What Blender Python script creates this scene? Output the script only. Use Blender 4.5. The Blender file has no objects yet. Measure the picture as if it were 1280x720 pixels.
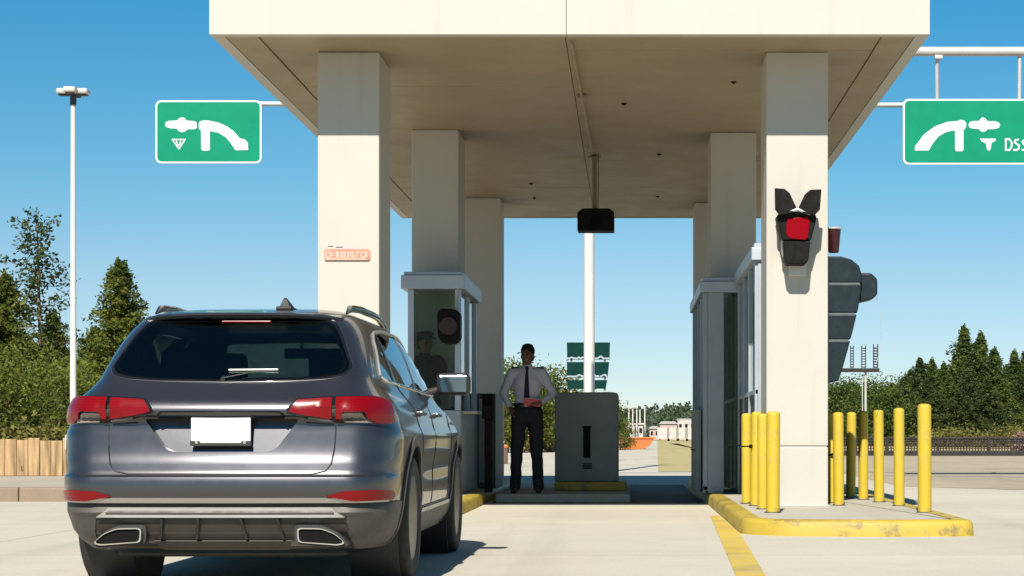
import bpy, bmesh, math, random
import numpy as np
from mathutils import Vector, Matrix
random.seed(7); RNG = np.random.default_rng(7)
SC = bpy.context.scene
COL = SC.collection
PI = math.pi
F = 2400.0; VPX = 788.0; VPY = 545.0; CH = 0.80       # focal length and vanishing point in photo pixels, camera height

def PX(px, Y): return (px - VPX) * Y / F
def PZ(py, Y): return CH + (VPY - py) * Y / F

# ------------------------------------------------------------------ scene graph helpers
def tag(o, label=None, cat=None, group=None, kind=None):
    if label: o['label'] = label
    if cat: o['category'] = cat
    if group: o['group'] = group
    if kind: o['kind'] = kind
    return o

def thing(name, label, cat, loc=(0, 0, 0), rz=0.0, group=None):
    o = bpy.data.objects.new(name, None); COL.objects.link(o)
    o.location = loc; o.rotation_euler = (0, 0, rz); o.empty_display_size = .2
    return tag(o, label, cat, group)

def chain(o):
    m = Matrix.Identity(4)
    while o is not None:
        loc = Matrix.Translation(o.location) @ o.rotation_euler.to_matrix().to_4x4()
        m = loc @ m
        o = o.parent
    return m

def link(name, me, mat, parent=None, local=False):
    """links a mesh modelled in world coordinates (or in the parent's when local)"""
    o = bpy.data.objects.new(name, me); COL.objects.link(o)
    if mat is not None:
        if isinstance(mat, (list, tuple)):
            for m in mat: me.materials.append(m)
        elif len(me.materials) == 0: me.materials.append(mat)
    if parent is not None:
        o.parent = parent
        if not local: me.transform(chain(parent).inverted())
    return o

def copy_tree(o, parent=None, name=None):
    c = o.copy(); COL.objects.link(c)
    if parent is not None: c.parent = parent
    for ch in list(o.children): copy_tree(ch, c)
    return c

class MB:
    def __init__(s): s.bm = bmesh.new()
    def box(s, x0, x1, y0, y1, z0, z1, bev=0.0, seg=2, M=None):
        r = bmesh.ops.create_cube(s.bm, size=1.0)
        vs = r['verts']
        for v in vs:
            v.co = Vector(((x0+x1)/2 + v.co.x*(x1-x0), (y0+y1)/2 + v.co.y*(y1-y0), (z0+z1)/2 + v.co.z*(z1-z0)))
        if bev > 0:
            es = list({e for v in vs for e in v.link_edges})
            rb = bmesh.ops.bevel(s.bm, geom=es, offset=bev, segments=seg, affect='EDGES', profile=0.5)
            vs = list(set(rb['verts']) | {v for v in vs if v.is_valid})
        if M is not None: bmesh.ops.transform(s.bm, matrix=M, verts=[v for v in vs if v.is_valid])
        return s
    def cyl(s, p0, p1, r0, r1=None, n=20, cap=True):
        r1 = r0 if r1 is None else r1
        p0 = Vector(p0); p1 = Vector(p1); d = p1-p0
        q = d.to_track_quat('Z', 'Y').to_matrix()
        rings = []
        for p, r in ((p0, r0), (p1, r1)):
            rings.append([s.bm.verts.new(p + q @ Vector((r*math.cos(2*PI*i/n), r*math.sin(2*PI*i/n), 0))) for i in range(n)])
        for i in range(n):
            s.bm.faces.new((rings[0][i], rings[0][(i+1) % n], rings[1][(i+1) % n], rings[1][i]))
        if cap:
            s.bm.faces.new(rings[0][::-1]); s.bm.faces.new(rings[1])
        return s
    def tube(s, pts, r, n=10, closed=False, sx=1.0):
        pts = [Vector(p) for p in pts]; m = len(pts); rings = []
        rr = r if isinstance(r, (list, tuple)) else [r]*m
        up = Vector((0, 0, 1))
        for i, p in enumerate(pts):
            if closed: t = pts[(i+1) % m]-pts[i-1]
            else: t = pts[min(i+1, m-1)]-pts[max(i-1, 0)]
            t.normalize()
            a = t.cross(up)
            if a.length < 1e-3: a = t.cross(Vector((1, 0, 0)))
            a.normalize(); b = a.cross(t)
            rings.append([s.bm.verts.new(p + rr[i]*(sx*a*math.cos(2*PI*k/n) + b*math.sin(2*PI*k/n))) for k in range(n)])
        for i in range(m if closed else m-1):
            A = rings[i]; B = rings[(i+1) % m]
            for k in range(n): s.bm.faces.new((A[k], A[(k+1) % n], B[(k+1) % n], B[k]))
        if not closed:
            s.bm.faces.new(rings[0][::-1]); s.bm.faces.new(rings[-1])
        return s
    def lathe(s, prof, n=32, M=None, closed=False):
        """prof: (r, h) pairs about the local Z axis"""
        rings = []
        for r, h in prof:
            rings.append([s.bm.verts.new((max(r, 1e-4)*math.cos(2*PI*k/n), max(r, 1e-4)*math.sin(2*PI*k/n), h)) for k in range(n)])
        L = len(rings)
        for i in range(L if closed else L-1):
            A = rings[i]; B = rings[(i+1) % L]
            for k in range(n): s.bm.faces.new((A[k], A[(k+1) % n], B[(k+1) % n], B[k]))
        if not closed:
            s.bm.faces.new(rings[0][::-1]); s.bm.faces.new(rings[-1])
        if M is not None: bmesh.ops.transform(s.bm, matrix=M, verts=[v for g in rings for v in g])
        return s
    def prism(s, poly, fn0, fn1):
        """poly: 2-D points, fn0/fn1 map them to the two caps"""
        a = [s.bm.verts.new(fn0(*p)) for p in poly]; b = [s.bm.verts.new(fn1(*p)) for p in poly]
        n = len(poly)
        s.bm.faces.new(a); s.bm.faces.new(b[::-1])
        for i in range(n): s.bm.faces.new((a[i], b[i], b[(i+1) % n], a[(i+1) % n]))
        return s
    def xz(s, poly, y0, y1): return s.prism(poly, lambda x, z: (x, y0, z), lambda x, z: (x, y1, z))
    def xy(s, poly, z0, z1): return s.prism(poly, lambda x, y: (x, y, z0), lambda x, y: (x, y, z1))
    def yz(s, poly, x0, x1): return s.prism(poly, lambda y, z: (x0, y, z), lambda y, z: (x1, y, z))
    def mesh(s, smooth=None):
        bmesh.ops.recalc_face_normals(s.bm, faces=s.bm.faces)
        me = bpy.data.meshes.new('m'); s.bm.to_mesh(me); s.bm.free()
        if smooth: smooth_me(me, smooth)
        return me
    def build(s, name, mat, parent=None, smooth=None, local=False, bev=0.0, seg=2):
        if bev > 0:
            bmesh.ops.recalc_face_normals(s.bm, faces=s.bm.faces)
            es = [e for e in s.bm.edges if len(e.link_faces) == 2 and e.calc_face_angle(0) > .5]
            bmesh.ops.bevel(s.bm, geom=es, offset=bev, segments=seg, affect='EDGES', profile=0.5, clamp_overlap=True)
        me = s.mesh(smooth); me.name = name
        return link(name, me, mat, parent, local)

def smooth_me(me, deg=35):
    me.shade_smooth()
    try: me.set_sharp_from_angle(angle=math.radians(deg))
    except Exception: pass

def rot_to(d):
    return Vector(d).to_track_quat('Z', 'Y').to_matrix().to_4x4()

def round_rect(x0, x1, z0, z1, r, n=6):
    out = []
    for cx, cz, a0 in ((x1-r, z1-r, 0), (x0+r, z1-r, PI/2), (x0+r, z0+r, PI), (x1-r, z0+r, 1.5*PI)):
        for i in range(n+1):
            a = a0 + PI/2*i/n
            out.append((cx + r*math.cos(a), cz + r*math.sin(a)))
    return out

# ------------------------------------------------------------------ materials
def newmat(name):
    m = bpy.data.materials.new(name); m.use_nodes = True
    nt = m.node_tree; b = nt.nodes['Principled BSDF']
    return m, nt, b

def noise(nt, scale, detail=6, rough=.6, coord='Object', vec=None, stretch=None):
    tc = nt.nodes.new('ShaderNodeTexCoord'); n = nt.nodes.new('ShaderNodeTexNoise')
    n.inputs['Scale'].default_value = scale; n.inputs['Detail'].default_value = detail; n.inputs['Roughness'].default_value = rough
    src = tc.outputs[coord]
    if stretch:
        mp = nt.nodes.new('ShaderNodeMapping'); mp.inputs['Scale'].default_value = stretch
        nt.links.new(src, mp.inputs['Vector']); src = mp.outputs['Vector']
    nt.links.new(src, n.inputs['Vector'])
    return n.outputs['Fac']

def ramp(nt, fac, stops):
    r = nt.nodes.new('ShaderNodeValToRGB')
    el = r.color_ramp.elements
    while len(el) < len(stops): el.new(.5)
    for e, (p, c) in zip(el, stops):
        e.position = p; e.color = (c[0], c[1], c[2], 1) if not isinstance(c, (int, float)) else (c, c, c, 1)
    nt.links.new(fac, r.inputs['Fac'])
    return r.outputs['Color']

def mixc(nt, fac, a, b, mode='MIX'):
    m = nt.nodes.new('ShaderNodeMix'); m.data_type = 'RGBA'; m.blend_type = mode
    for sock, v in ((m.inputs[0], fac), (m.inputs[6], a), (m.inputs[7], b)):
        if hasattr(v, 'links'): nt.links.new(v, sock)
        elif isinstance(v, (int, float)): sock.default_value = v
        else: sock.default_value = (v[0], v[1], v[2], 1)
    return m.outputs[2]

def bump(nt, b, h, dist=.01, strength=.5):
    bp = nt.nodes.new('ShaderNodeBump'); bp.inputs['Distance'].default_value = dist; bp.inputs['Strength'].default_value = strength
    nt.links.new(h, bp.inputs['Height']); nt.links.new(bp.outputs['Normal'], b.inputs['Normal'])

def pm(name, col, rough=.5, metal=0.0, var=.12, scale=3.0, bmp=0.0, bscale=60, coat=0.0, rvar=.15, spec=None, stretch=None):
    m, nt, b = newmat(name)
    f = noise(nt, scale, stretch=stretch)
    lo = tuple(c*(1-var) for c in col); hi = tuple(min(1, c*(1+var)) for c in col)
    nt.links.new(ramp(nt, f, [(.3, lo), (.7, hi)]), b.inputs['Base Color'])
    b.inputs['Metallic'].default_value = metal
    r = ramp(nt, noise(nt, scale*2.3), [(.3, max(0, rough*(1-rvar))), (.7, min(1, rough*(1+rvar)))])
    nt.links.new(r, b.inputs['Roughness'])
    b.inputs['Coat Weight'].default_value = coat; b.inputs['Coat Roughness'].default_value = .04
    if spec is not None: b.inputs['Specular IOR Level'].default_value = spec
    if bmp > 0: bump(nt, b, noise(nt, bscale, 4), bmp, .6)
    return m

def mat_concrete(name, base, joints=None, tint=(.36, .32, .25), stain=.5, cracks=True):
    m, nt, b = newmat(name)
    big = noise(nt, .22, 5, .55); mid = noise(nt, 1.7, 8, .62); fine = noise(nt, 38, 6, .7)
    streak = noise(nt, 1.0, 6, .6, stretch=(.22, 2.6, 1))
    c = ramp(nt, big, [(.28, tuple(x*.86 for x in base)), (.7, tuple(x*1.06 for x in base))])
    c = mixc(nt, ramp(nt, mid, [(.52, 0.0), (.78, stain)]), c, tint)
    c = mixc(nt, ramp(nt, streak, [(.5, 0.0), (.75, stain*.75)]), c, tuple(x*.72 for x in base))
    trk = noise(nt, 1.0, 5, .55, stretch=(1.5, .045, 1)); c = mixc(nt, ramp(nt, trk, [(.54, 0.0), (.68, .30)]), c, tuple(x*.62 for x in base))
    spt = noise(nt, 3.1, 3, .5); c = mixc(nt, ramp(nt, spt, [(.70, 0.0), (.76, .45)]), c, tuple(x*.5 for x in base))
    c = mixc(nt, .35, c, ramp(nt, fine, [(.3, .55), (.7, 1.0)]), 'MULTIPLY')
    h = fine
    tc = nt.nodes.new('ShaderNodeTexCoord')
    if joints:
        br = nt.nodes.new('ShaderNodeTexBrick')
        br.offset = 0; br.inputs['Scale'].default_value = 1.0
        br.inputs['Brick Width'].default_value = joints[0]; br.inputs['Row Height'].default_value = joints[1]
        br.inputs['Mortar Size'].default_value = .012; br.inputs['Mortar Smooth'].default_value = .3
        for k in ('Color1', 'Color2'): br.inputs[k].default_value = (1, 1, 1, 1)
        br.inputs['Color1'].default_value = (.95, .95, .95, 1)
        br.inputs['Mortar'].default_value = (.60, .56, .50, 1)
        mp = nt.nodes.new('ShaderNodeMapping'); mp.inputs['Location'].default_value = (4.75, .9, 0); nt.links.new(tc.outputs['Object'], mp.inputs['Vector']); nt.links.new(mp.outputs['Vector'], br.inputs['Vector'])
        c = mixc(nt, 1.0, c, br.outputs['Color'], 'MULTIPLY')
    if cracks:
        vo = nt.nodes.new('ShaderNodeTexVoronoi'); vo.feature = 'DISTANCE_TO_EDGE'; vo.inputs['Scale'].default_value = .16
        wn = nt.nodes.new('ShaderNodeTexNoise'); wn.inputs['Scale'].default_value = 1.6; wn.inputs['Detail'].default_value = 6
        nt.links.new(tc.outputs['Object'], wn.inputs['Vector'])
        ad = nt.nodes.new('ShaderNodeVectorMath'); ad.operation = 'ADD'
        sc = nt.nodes.new('ShaderNodeVectorMath'); sc.operation = 'SCALE'; sc.inputs['Scale'].default_value = 1.3
        nt.links.new(wn.outputs['Color'], sc.inputs[0]); nt.links.new(sc.outputs[0], ad.inputs[0]); nt.links.new(tc.outputs['Object'], ad.inputs[1])
        nt.links.new(ad.outputs[0], vo.inputs['Vector'])
        cr = ramp(nt, vo.outputs['Distance'], [(0, 1.0), (.0035, 0.0)])
        c = mixc(nt, cr, c, (.20, .17, .13))
    nt.links.new(c, b.inputs['Base Color'])
    b.inputs['Roughness'].default_value = .85; b.inputs['Specular IOR Level'].default_value = .25
    bump(nt, b, h, .004, .6)
    return m

def mat_glass(name, tint=(.5, .55, .52), rough=.02, alpha=.35, fres=.9):
    """tinted pane: mostly see-through sheet with a glossy face"""
    m, nt, b = newmat(name)
    out = nt.nodes['Material Output']
    tr = nt.nodes.new('ShaderNodeBsdfTransparent'); tr.inputs['Color'].default_value = (*tint, 1)
    gl = nt.nodes.new('ShaderNodeBsdfGlossy'); gl.inputs['Roughness'].default_value = rough; gl.inputs['Color'].default_value = (.95, .97, 1, 1)
    fr = nt.nodes.new('ShaderNodeFresnel'); fr.inputs['IOR'].default_value = 1.5
    f2 = nt.nodes.new('ShaderNodeMath'); f2.operation = 'MULTIPLY_ADD'; f2.inputs[1].default_value = fres; f2.inputs[2].default_value = alpha
    f2.use_clamp = True
    nt.links.new(fr.outputs[0], f2.inputs[0])
    mx = nt.nodes.new('ShaderNodeMixShader')
    nt.links.new(f2.outputs[0], mx.inputs[0]); nt.links.new(tr.outputs[0], mx.inputs[1]); nt.links.new(gl.outputs[0], mx.inputs[2])
    nt.links.new(mx.outputs[0], out.inputs['Surface'])
    nt.nodes.remove(b)
    return m

def mat_leaf(name, c1, c2, c3, transl=.35, scale=.9):
    m, nt, b = newmat(name)
    out = nt.nodes['Material Output']
    f = noise(nt, scale, 4, .6); g = noise(nt, scale*9, 3, .6)
    c = ramp(nt, f, [(.32, c1), (.5, c2), (.68, c3)])
    c = mixc(nt, .6, c, ramp(nt, g, [(.3, .55), (.7, 1.25)]), 'MULTIPLY')
    nt.links.new(c, b.inputs['Base Color']); b.inputs['Roughness'].default_value = .6; b.inputs['Specular IOR Level'].default_value = .25
    t = nt.nodes.new('ShaderNodeBsdfTranslucent'); nt.links.new(c, t.inputs['Color'])
    mx = nt.nodes.new('ShaderNodeMixShader'); mx.inputs[0].default_value = transl
    nt.links.new(b.outputs[0], mx.inputs[1]); nt.links.new(t.outputs[0], mx.inputs[2]); nt.links.new(mx.outputs[0], out.inputs['Surface'])
    return m

def mat_paint(name, base, under, scuff=.55):
    """road and kerb paint, worn through in patches"""
    m, nt, b = newmat(name)
    n1 = noise(nt, 5, 10, .7); n2 = noise(nt, 1.2, 6, .6, stretch=(.6, 1, 3))
    c = ramp(nt, noise(nt, .9, 5), [(.3, tuple(x*.85 for x in base)), (.7, tuple(min(1, x*1.08) for x in base))])
    c = mixc(nt, ramp(nt, n1, [(.53, 0.0), (.62, scuff)]), c, under)
    c = mixc(nt, ramp(nt, n2, [(.54, 0.0), (.70, scuff)]), c, tuple(x*.45 for x in under))
    nt.links.new(c, b.inputs['Base Color']); b.inputs['Roughness'].default_value = .55
    bump(nt, b, noise(nt, 60, 5), .002, .5)
    return m

M = {}
M['ground'] = mat_concrete('dry_ground', (.30, .26, .12), tint=(.16, .17, .05), stain=.8, cracks=False)
M['concrete'] = mat_concrete('pale_concrete', (.515, .485, .40), joints=(10.3, 4.6), tint=(.33, .29, .22), stain=.28, cracks=False)
M['slab'] = mat_concrete('island_concrete', (.44, .41, .34), tint=(.28, .25, .20), stain=.5, cracks=False)
M['walk'] = mat_concrete('sidewalk_concrete', (.42, .375, .30), joints=(1.6, 1.6), tint=(.36, .32, .26), stain=.5, cracks=False)
M['kerbgrey'] = mat_concrete('brown_kerb', (.26, .20, .15), tint=(.14, .11, .08), stain=.8, cracks=False)
M['asphalt'] = mat_concrete('worn_asphalt', (.40, .345, .245), tint=(.20, .165, .12), stain=.75)
M['grass'] = mat_concrete('mown_grass', (.42, .355, .175), tint=(.27, .25, .10), stain=.8, cracks=False)
M['white'] = pm('cream_panel', (.445, .425, .365), .55, var=.05, scale=1.1, bmp=.001, bscale=90)
M['column'] = pm('cream_column', (.43, .41, .35), .6, var=.06, scale=1.4, bmp=.0015, bscale=70)
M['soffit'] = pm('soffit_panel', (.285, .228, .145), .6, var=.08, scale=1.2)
M['dark'] = pm('dark_gap', (.008, .008, .008), .9, var=.1, spec=.05)
M['black'] = pm('black_housing', (.009, .009, .008), .6, var=.4, scale=16, spec=.08, bmp=.002, bscale=40)
M['yellow'] = mat_paint('yellow_paint', (.48, .345, .022), (.30, .22, .08), .45)
M['yellowkerb'] = mat_paint('yellow_kerb_paint', (.42, .305, .035), (.20, .15, .06), .9)
M['yellowline'] = mat_paint('yellow_line_paint', (.54, .39, .06), (.43, .38, .27), .55)
M['steel'] = pm('galvanised_steel', (.45, .45, .43), .45, .25, var=.1, scale=4)
M['whitepole'] = pm('white_pole_paint', (.55, .54, .51), .4, var=.05)
M['signgreen'] = pm('sign_green', (.0, .20, .11), .6, var=.08, scale=2, spec=.15)
M['signwhite'] = pm('sign_white', (.55, .56, .58), .45, var=.04)
M['darkgreen'] = pm('dark_green_sign', (.002, .028, .024), .8, var=.2, scale=3, spec=.1)
M['booth'] = pm('booth_grey', (.30, .345, .39), .45, .15, var=.1, scale=3)
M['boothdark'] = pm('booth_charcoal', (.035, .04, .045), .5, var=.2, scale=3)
M['cornice'] = pm('booth_cornice', (.38, .43, .49), .4, .15, var=.08)
M['kiosk'] = pm('kiosk_grey', (.20, .22, .21), .55, var=.1, scale=4)
M['hood'] = pm('blue_grey_shell', (.005, .013, .017), .45, var=.4, scale=9, spec=.3)
M['hoodseam'] = pm('blue_grey_seam', (.09, .115, .13), .5, var=.1)
M['wood'] = pm('weathered_fence_wood', (.30, .20, .10), .8, var=.6, scale=2.6, bmp=.006, bscale=30, stretch=(6, 6, .5))
M['bark'] = pm('bark', (.16, .10, .065), .9, var=.4, scale=5, bmp=.02, bscale=12, stretch=(1, 1, .3))
M['orange'] = pm('orange_plastic', (.50, .13, .03), .5, var=.12)
M['fenceblack'] = pm('dark_railing', (.030, .026, .025), .8, var=.3, spec=.2)
M['salmon'] = pm('salmon_sign', (.48, .19, .14), .5, var=.15, scale=14)
M['salmonlight'] = pm('salmon_sign_letters', (.52, .36, .29), .5, var=.06)
M['boothglass'] = mat_glass('booth_glass', (.78, .86, .80), .03, .03)
M['whitevehicle'] = pm('white_vehicle', (.42, .39, .36), .6, var=.25, scale=.8)
M['pinkwall'] = pm('pale_rendered_wall', (.40, .31, .28), .8, var=.08)
M['roofgrey'] = pm('grey_roof', (.33, .32, .31), .8, var=.1)
M['skin'] = pm('skin', (.16, .085, .055), .5, var=.08, scale=20)
M['shirt'] = pm('pale_shirt', (.46, .46, .53), .8, var=.06, scale=8)
M['navy'] = pm('dark_uniform', (.012, .013, .018), .85, var=.2, scale=8)
M['leather'] = pm('black_leather', (.012, .011, .010), .35, var=.2)
M['redcloth'] = pm('red_folder', (.75, .10, .12), .6, var=.1)
M['hill'] = pm('hill_green', (.05, .075, .035), .9, var=.4, scale=.03)
M['fir'] = mat_leaf('fir_needles', (.038, .074, .016), (.080, .122, .024), (.150, .185, .038), .35)
M['pine'] = mat_leaf('pine_needles', (.028, .050, .014), (.052, .080, .020), (.105, .120, .034), .3)
M['shrub'] = mat_leaf('shrub_leaves', (.040, .068, .010), (.100, .125, .018), (.20, .205, .032), .35)
M['yellowshrub'] = mat_leaf('dry_shrub_leaves', (.10, .11, .02), (.18, .17, .04), (.24, .20, .06), .35)

def mat_red():
    m, nt, b = newmat('red_signal_lens')
    v = nt.nodes.new('ShaderNodeTexVoronoi'); v.inputs['Scale'].default_value = 90
    c = ramp(nt, v.outputs['Distance'], [(0, (.36, .002, .006)), (.6, (.14, .0, .004))])
    nt.links.new(c, b.inputs['Base Color']); b.inputs['Roughness'].default_value = .3; b.inputs['Specular IOR Level'].default_value = .1
    nt.links.new(c, b.inputs['Emission Color']); b.inputs['Emission Strength'].default_value = .10
    return m
M['redlens'] = mat_red()
M['redglass'] = pm('unlit_red_lens', (.030, .003, .004), .3, var=.2, scale=20)

def streaked(name, col, rough):
    m, nt, b = newmat(name)
    c = ramp(nt, noise(nt, 1.1, 5), [(.3, tuple(x*.96 for x in col)), (.7, tuple(x*1.03 for x in col))])
    st = noise(nt, 1.0, 7, .6, stretch=(9, 9, .35))
    c = mixc(nt, ramp(nt, st, [(.55, 0.0), (.75, .22)]), c, tuple(x*.62 for x in col))
    c = mixc(nt, ramp(nt, noise(nt, 6, 8, .7), [(.62, 0.0), (.72, .16)]), c, tuple(x*.6 for x in col))
    nt.links.new(c, b.inputs['Base Color']); b.inputs['Roughness'].default_value = rough; b.inputs['Specular IOR Level'].default_value = .3
    bump(nt, b, noise(nt, 70, 5), .0015, .5)
    return m
M['white'] = streaked('cream_panel', (.435, .422, .378), .5)
M['column'] = streaked('cream_column', (.415, .402, .358), .6)

# ------------------------------------------------------------------ foliage
def quads_mesh(name, P, size, mat, flat=0.0, aspect=1.0):
    """many small leaf faces: P (n,3) centres, size (n,)"""
    n = len(P)
    a = RNG.normal(size=(n, 3)); a[:, 2] *= (1-flat); a /= np.linalg.norm(a, axis=1)[:, None]
    t = RNG.normal(size=(n, 3)); b = np.cross(a, t); b /= np.linalg.norm(b, axis=1)[:, None]
    s = size[:, None]
    V = np.empty((n, 4, 3))
    V[:, 0] = P - a*s*aspect; V[:, 1] = P - b*s*.45; V[:, 2] = P + a*s*aspect; V[:, 3] = P + b*s*.45
    me = bpy.data.meshes.new(name)
    me.vertices.add(4*n); me.vertices.foreach_set('co', V.reshape(-1).astype(np.float32))
    me.loops.add(4*n); me.loops.foreach_set('vertex_index', np.arange(4*n, dtype=np.int32))
    me.polygons.add(n); me.polygons.foreach_set('loop_start', np.arange(0, 4*n, 4, dtype=np.int32))
    me.update(calc_edges=True); me.materials.append(mat)
    return me

def conifer(name, label, cat, group, H, R, nb, leaf, per, mat, droop=.25, sparse=0.0, base=.12, irregular=.3, trunk_r=None, power=.9):
    """trunk and whorled limbs in one mesh, needle sprays in another"""
    root = thing(name, label, cat, group=group)
    tr = trunk_r or H*.014
    mb = MB(); pts = [(RNG.normal()*.02*H*.3*(z > 0), RNG.normal()*.01*H*.3, z*H) for z in np.linspace(0, 1, 8)]
    mb.tube(pts, [tr*(1-.93*i/7) for i in range(8)], 8)
    P = []; S = []
    for k in range(nb):
        t = base + (1-base)*((k+.5)/nb)**.95
        z = t*H
        ang = k*2.399 + RNG.normal()*.3
        if RNG.random() < sparse: continue
        L = R*(1-t)**power*(1+RNG.normal()*irregular) + .12
        L = max(.15, L)
        if t < base+.12: L *= .8
        d = np.array([math.cos(ang), math.sin(ang), 0])
        m = max(3, int(L/(leaf*2.2)))
        end = np.array([0, 0, z]) + d*L + np.array([0, 0, -droop*L + .12*L])
        mb.tube([(0, 0, z), tuple(np.array([0, 0, z])+d*L*.5+np.array([0, 0, -.02*L])), tuple(end)], [tr*.28*(1-t)+.008, tr*.16*(1-t)+.006, .004], 5)
        for j in range(m):
            f = (j+.6)/m
            c = np.array([0, 0, z])*(1-f) + end*f + np.array([0, 0, .1*L*f*(1-f)])
            q = max(3, int(per*(1-.45*f)*(.6+.8*RNG.random())))
            w = leaf*1.1*min(1, (1-t)*5+.25) + .20*L*(1-f*.6)
            off = RNG.normal(size=(q, 3))*np.array([w*.62, w*.62, leaf*.9+.05*L*.5])
            P.append(c+off); S.append(leaf*(.55+.8*RNG.random(q)))
    # leader
    q = 26; zz = H*(.93+.085*RNG.random(q))
    P.append(np.stack([RNG.normal(size=q)*leaf*.28, RNG.normal(size=q)*leaf*.28, zz], 1)); S.append(leaf*(.3+.35*RNG.random(q)))
    mb.build('trunk', M['bark'], root, smooth=60)
    link('crown', quads_mesh('crown', np.concatenate(P), np.concatenate(S), mat, flat=.35, aspect=1.0), None, root)
    return root

def bushy(name, label, cat, group, H, R, nclump, per, leaf, mat, trunk=True, stems=5, low=.08, rootz=0):
    """broad crown of leaf clumps on several forking limbs"""
    root = thing(name, label, cat, group=group)
    mb = MB(); P = []; S = []
    for s in range(stems):
        a = s*2.399; r = .08*R*math.sqrt(s)
        tip = Vector((math.cos(a)*R*.55*RNG.random(), math.sin(a)*R*.55*RNG.random(), H*(.65+.25*RNG.random())))
        b0 = Vector((math.cos(a)*r, math.sin(a)*r, 0))
        mb.tube([b0, (b0*.5+tip*.5)+Vector((RNG.normal()*.1*R, RNG.normal()*.1*R, 0)), tip], [H*.02, H*.012, H*.004], 6)
    mb.build('trunk', M['bark'], root, smooth=60)
    for k in range(nclump):
        z = low + (1-low)*RNG.random()**.85
        prof = math.sin(PI*min(1, (z*.82+.12)))**.6
        a = RNG.random()*2*PI; rr = R*prof*(RNG.random()**.45)*(.8+.3*RNG.random())
        c = np.array([math.cos(a)*rr, math.sin(a)*rr, z*H*(.88+.14*RNG.random())])
        w = R*(.10+.13*RNG.random())
        q = int(per*(.5+RNG.random()))
        P.append(c + RNG.normal(size=(q, 3))*np.array([w, w, w*.75])); S.append(leaf*(.5+.9*RNG.random(q)))
    link('crown', quads_mesh('crown', np.concatenate(P), np.concatenate(S), mat), None, root)
    return root

# ------------------------------------------------------------------ ground, road, sidewalk
def sheet(name, poly, z, mat, kind='structure'):
    mb = MB(); vs = [mb.bm.verts.new((x, y, z)) for x, y in poly]; mb.bm.faces.new(vs)
    o = mb.build(name, mat); o['kind'] = kind
    if o.data.polygons[0].normal.z < 0: o.data.flip_normals()
    return o
sheet('ground', [(-3000, -1500), (3000, -1500), (3000, 5000), (-3000, 5000)], -.03, M['ground'])
sheet('concrete_plaza', [(-60, 3), (60, 3), (60, 30), (40, 60), (14, 330), (-35, 330), (-30, 60), (-60, 40)], 0.0, M['concrete'])
sheet('unseen_bounce_ground', [(-60, -60), (60, -60), (60, 2.99), (-60, 2.99)], .0, M['asphalt'])  # unseen asphalt behind the camera, added to cut bounce light on the columns
sheet('asphalt_road', [(4.3, 30.5), (12.5, 19.5), (70, 10), (90, 40), (75, 100), (9.5, 100), (4.6, 42.7)], .004, M['asphalt'])
sheet('grass_field', [(.62, 43.0), (4.5, 43.4), (9.2, 100.5), (12, 330), (4.6, 330)], .008, M['grass'])
def island(poly, top, kmat, smat, kw=.14, name='island', bev=.035):
    """raised island: a painted kerb ring and a concrete top inside it"""
    n = len(poly); P = [Vector((x, y, 0)) for x, y in poly]; inner = []
    for i in range(n):
        a = (P[i]-P[i-1]).normalized(); b = (P[(i+1) % n]-P[i]).normalized()
        na = Vector((-a.y, a.x, 0)); nb_ = Vector((-b.y, b.x, 0)); m = (na+nb_).normalized()
        inner.append(P[i] + m*kw/max(.4, m.dot(na)))
    bm = bmesh.new(); prof = []
    def ring(off, z):
        return [bm.verts.new((P[i].x*(1-off)+inner[i].x*off, P[i].y*(1-off)+inner[i].y*off, z)) for i in range(n)]
    rings = [ring(-.05, 0), ring(0.0, top-bev), ring(.07, top-bev*.35), ring(.25, top), ring(1.0, top), ring(1.0, top-.03)]
    for A, B in zip(rings, rings[1:]):
        for i in range(n): bm.faces.new((A[i], A[(i+1) % n], B[(i+1) % n], B[i]))
    bmesh.ops.recalc_face_normals(bm, faces=bm.faces)
    me = bpy.data.meshes.new('kerb'); bm.to_mesh(me); bm.free(); smooth_me(me, 50)
    k = link(name+'_kerb', me, kmat); k['kind'] = 'structure'
    mb = MB(); mb.bm.faces.new([mb.bm.verts.new((v.x, v.y, top-.006)) for v in inner])
    s = mb.build(name+'_top', smat); s['kind'] = 'structure'
    if s.data.polygons[0].normal.z < 0: s.data.flip_normals()
def arc(cx, cy, r, a0, a1, n=7): return [(cx+r*math.cos(math.radians(a0+(a1-a0)*i/n)), cy+r*math.sin(math.radians(a0+(a1-a0)*i/n))) for i in range(n+1)]
island(arc(1.45, 15.85, .54, 180, 262, 8) + [(2.0, 15.22)] + arc(2.63, 15.42, .12, 285, 360, 4) + [(2.78, 18), (2.85, 31.0), (.93, 31.0), (.91, 26), (.91, 20)], .13, M['yellowkerb'], M['slab'], .15, 'right_island')
island([(-3.35, 17.1), (-1.85, 17.1), (-1.72, 17.4), (-1.72, 31), (-3.4, 31)], .13, M['yellowkerb'], M['slab'], .15, 'left_island')
mb = MB(); mb.box(-1.62, .0, 23.05, 28.2, -.02, .10, .015); o = mb.build('kiosk_pad', M['slab']); o['kind'] = 'structure'
mb = MB(); mb.box(-.97, -.05, 24.45, 25.9, .1, .215, .02); o = mb.build('kiosk_plinth', M['yellowkerb']); o['kind'] = 'structure'
mb = MB()
for a, b in (((.905, 16.6), (.60, 10.9)), ((.60, 10.9), (.52, 4))):
    pass
vs = [mb.bm.verts.new(p) for p in ((.80, 19.2, .004), (.60, 10.9, .004), (.45, 4, .004), (.62, 4, .004), (.77, 10.9, .004), (.90, 15.75, .004), (.885, 19.2, .004))]
mb.bm.faces.new(vs); o = mb.build('lane_line', M['yellowline']); o['kind'] = 'structure'
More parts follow.
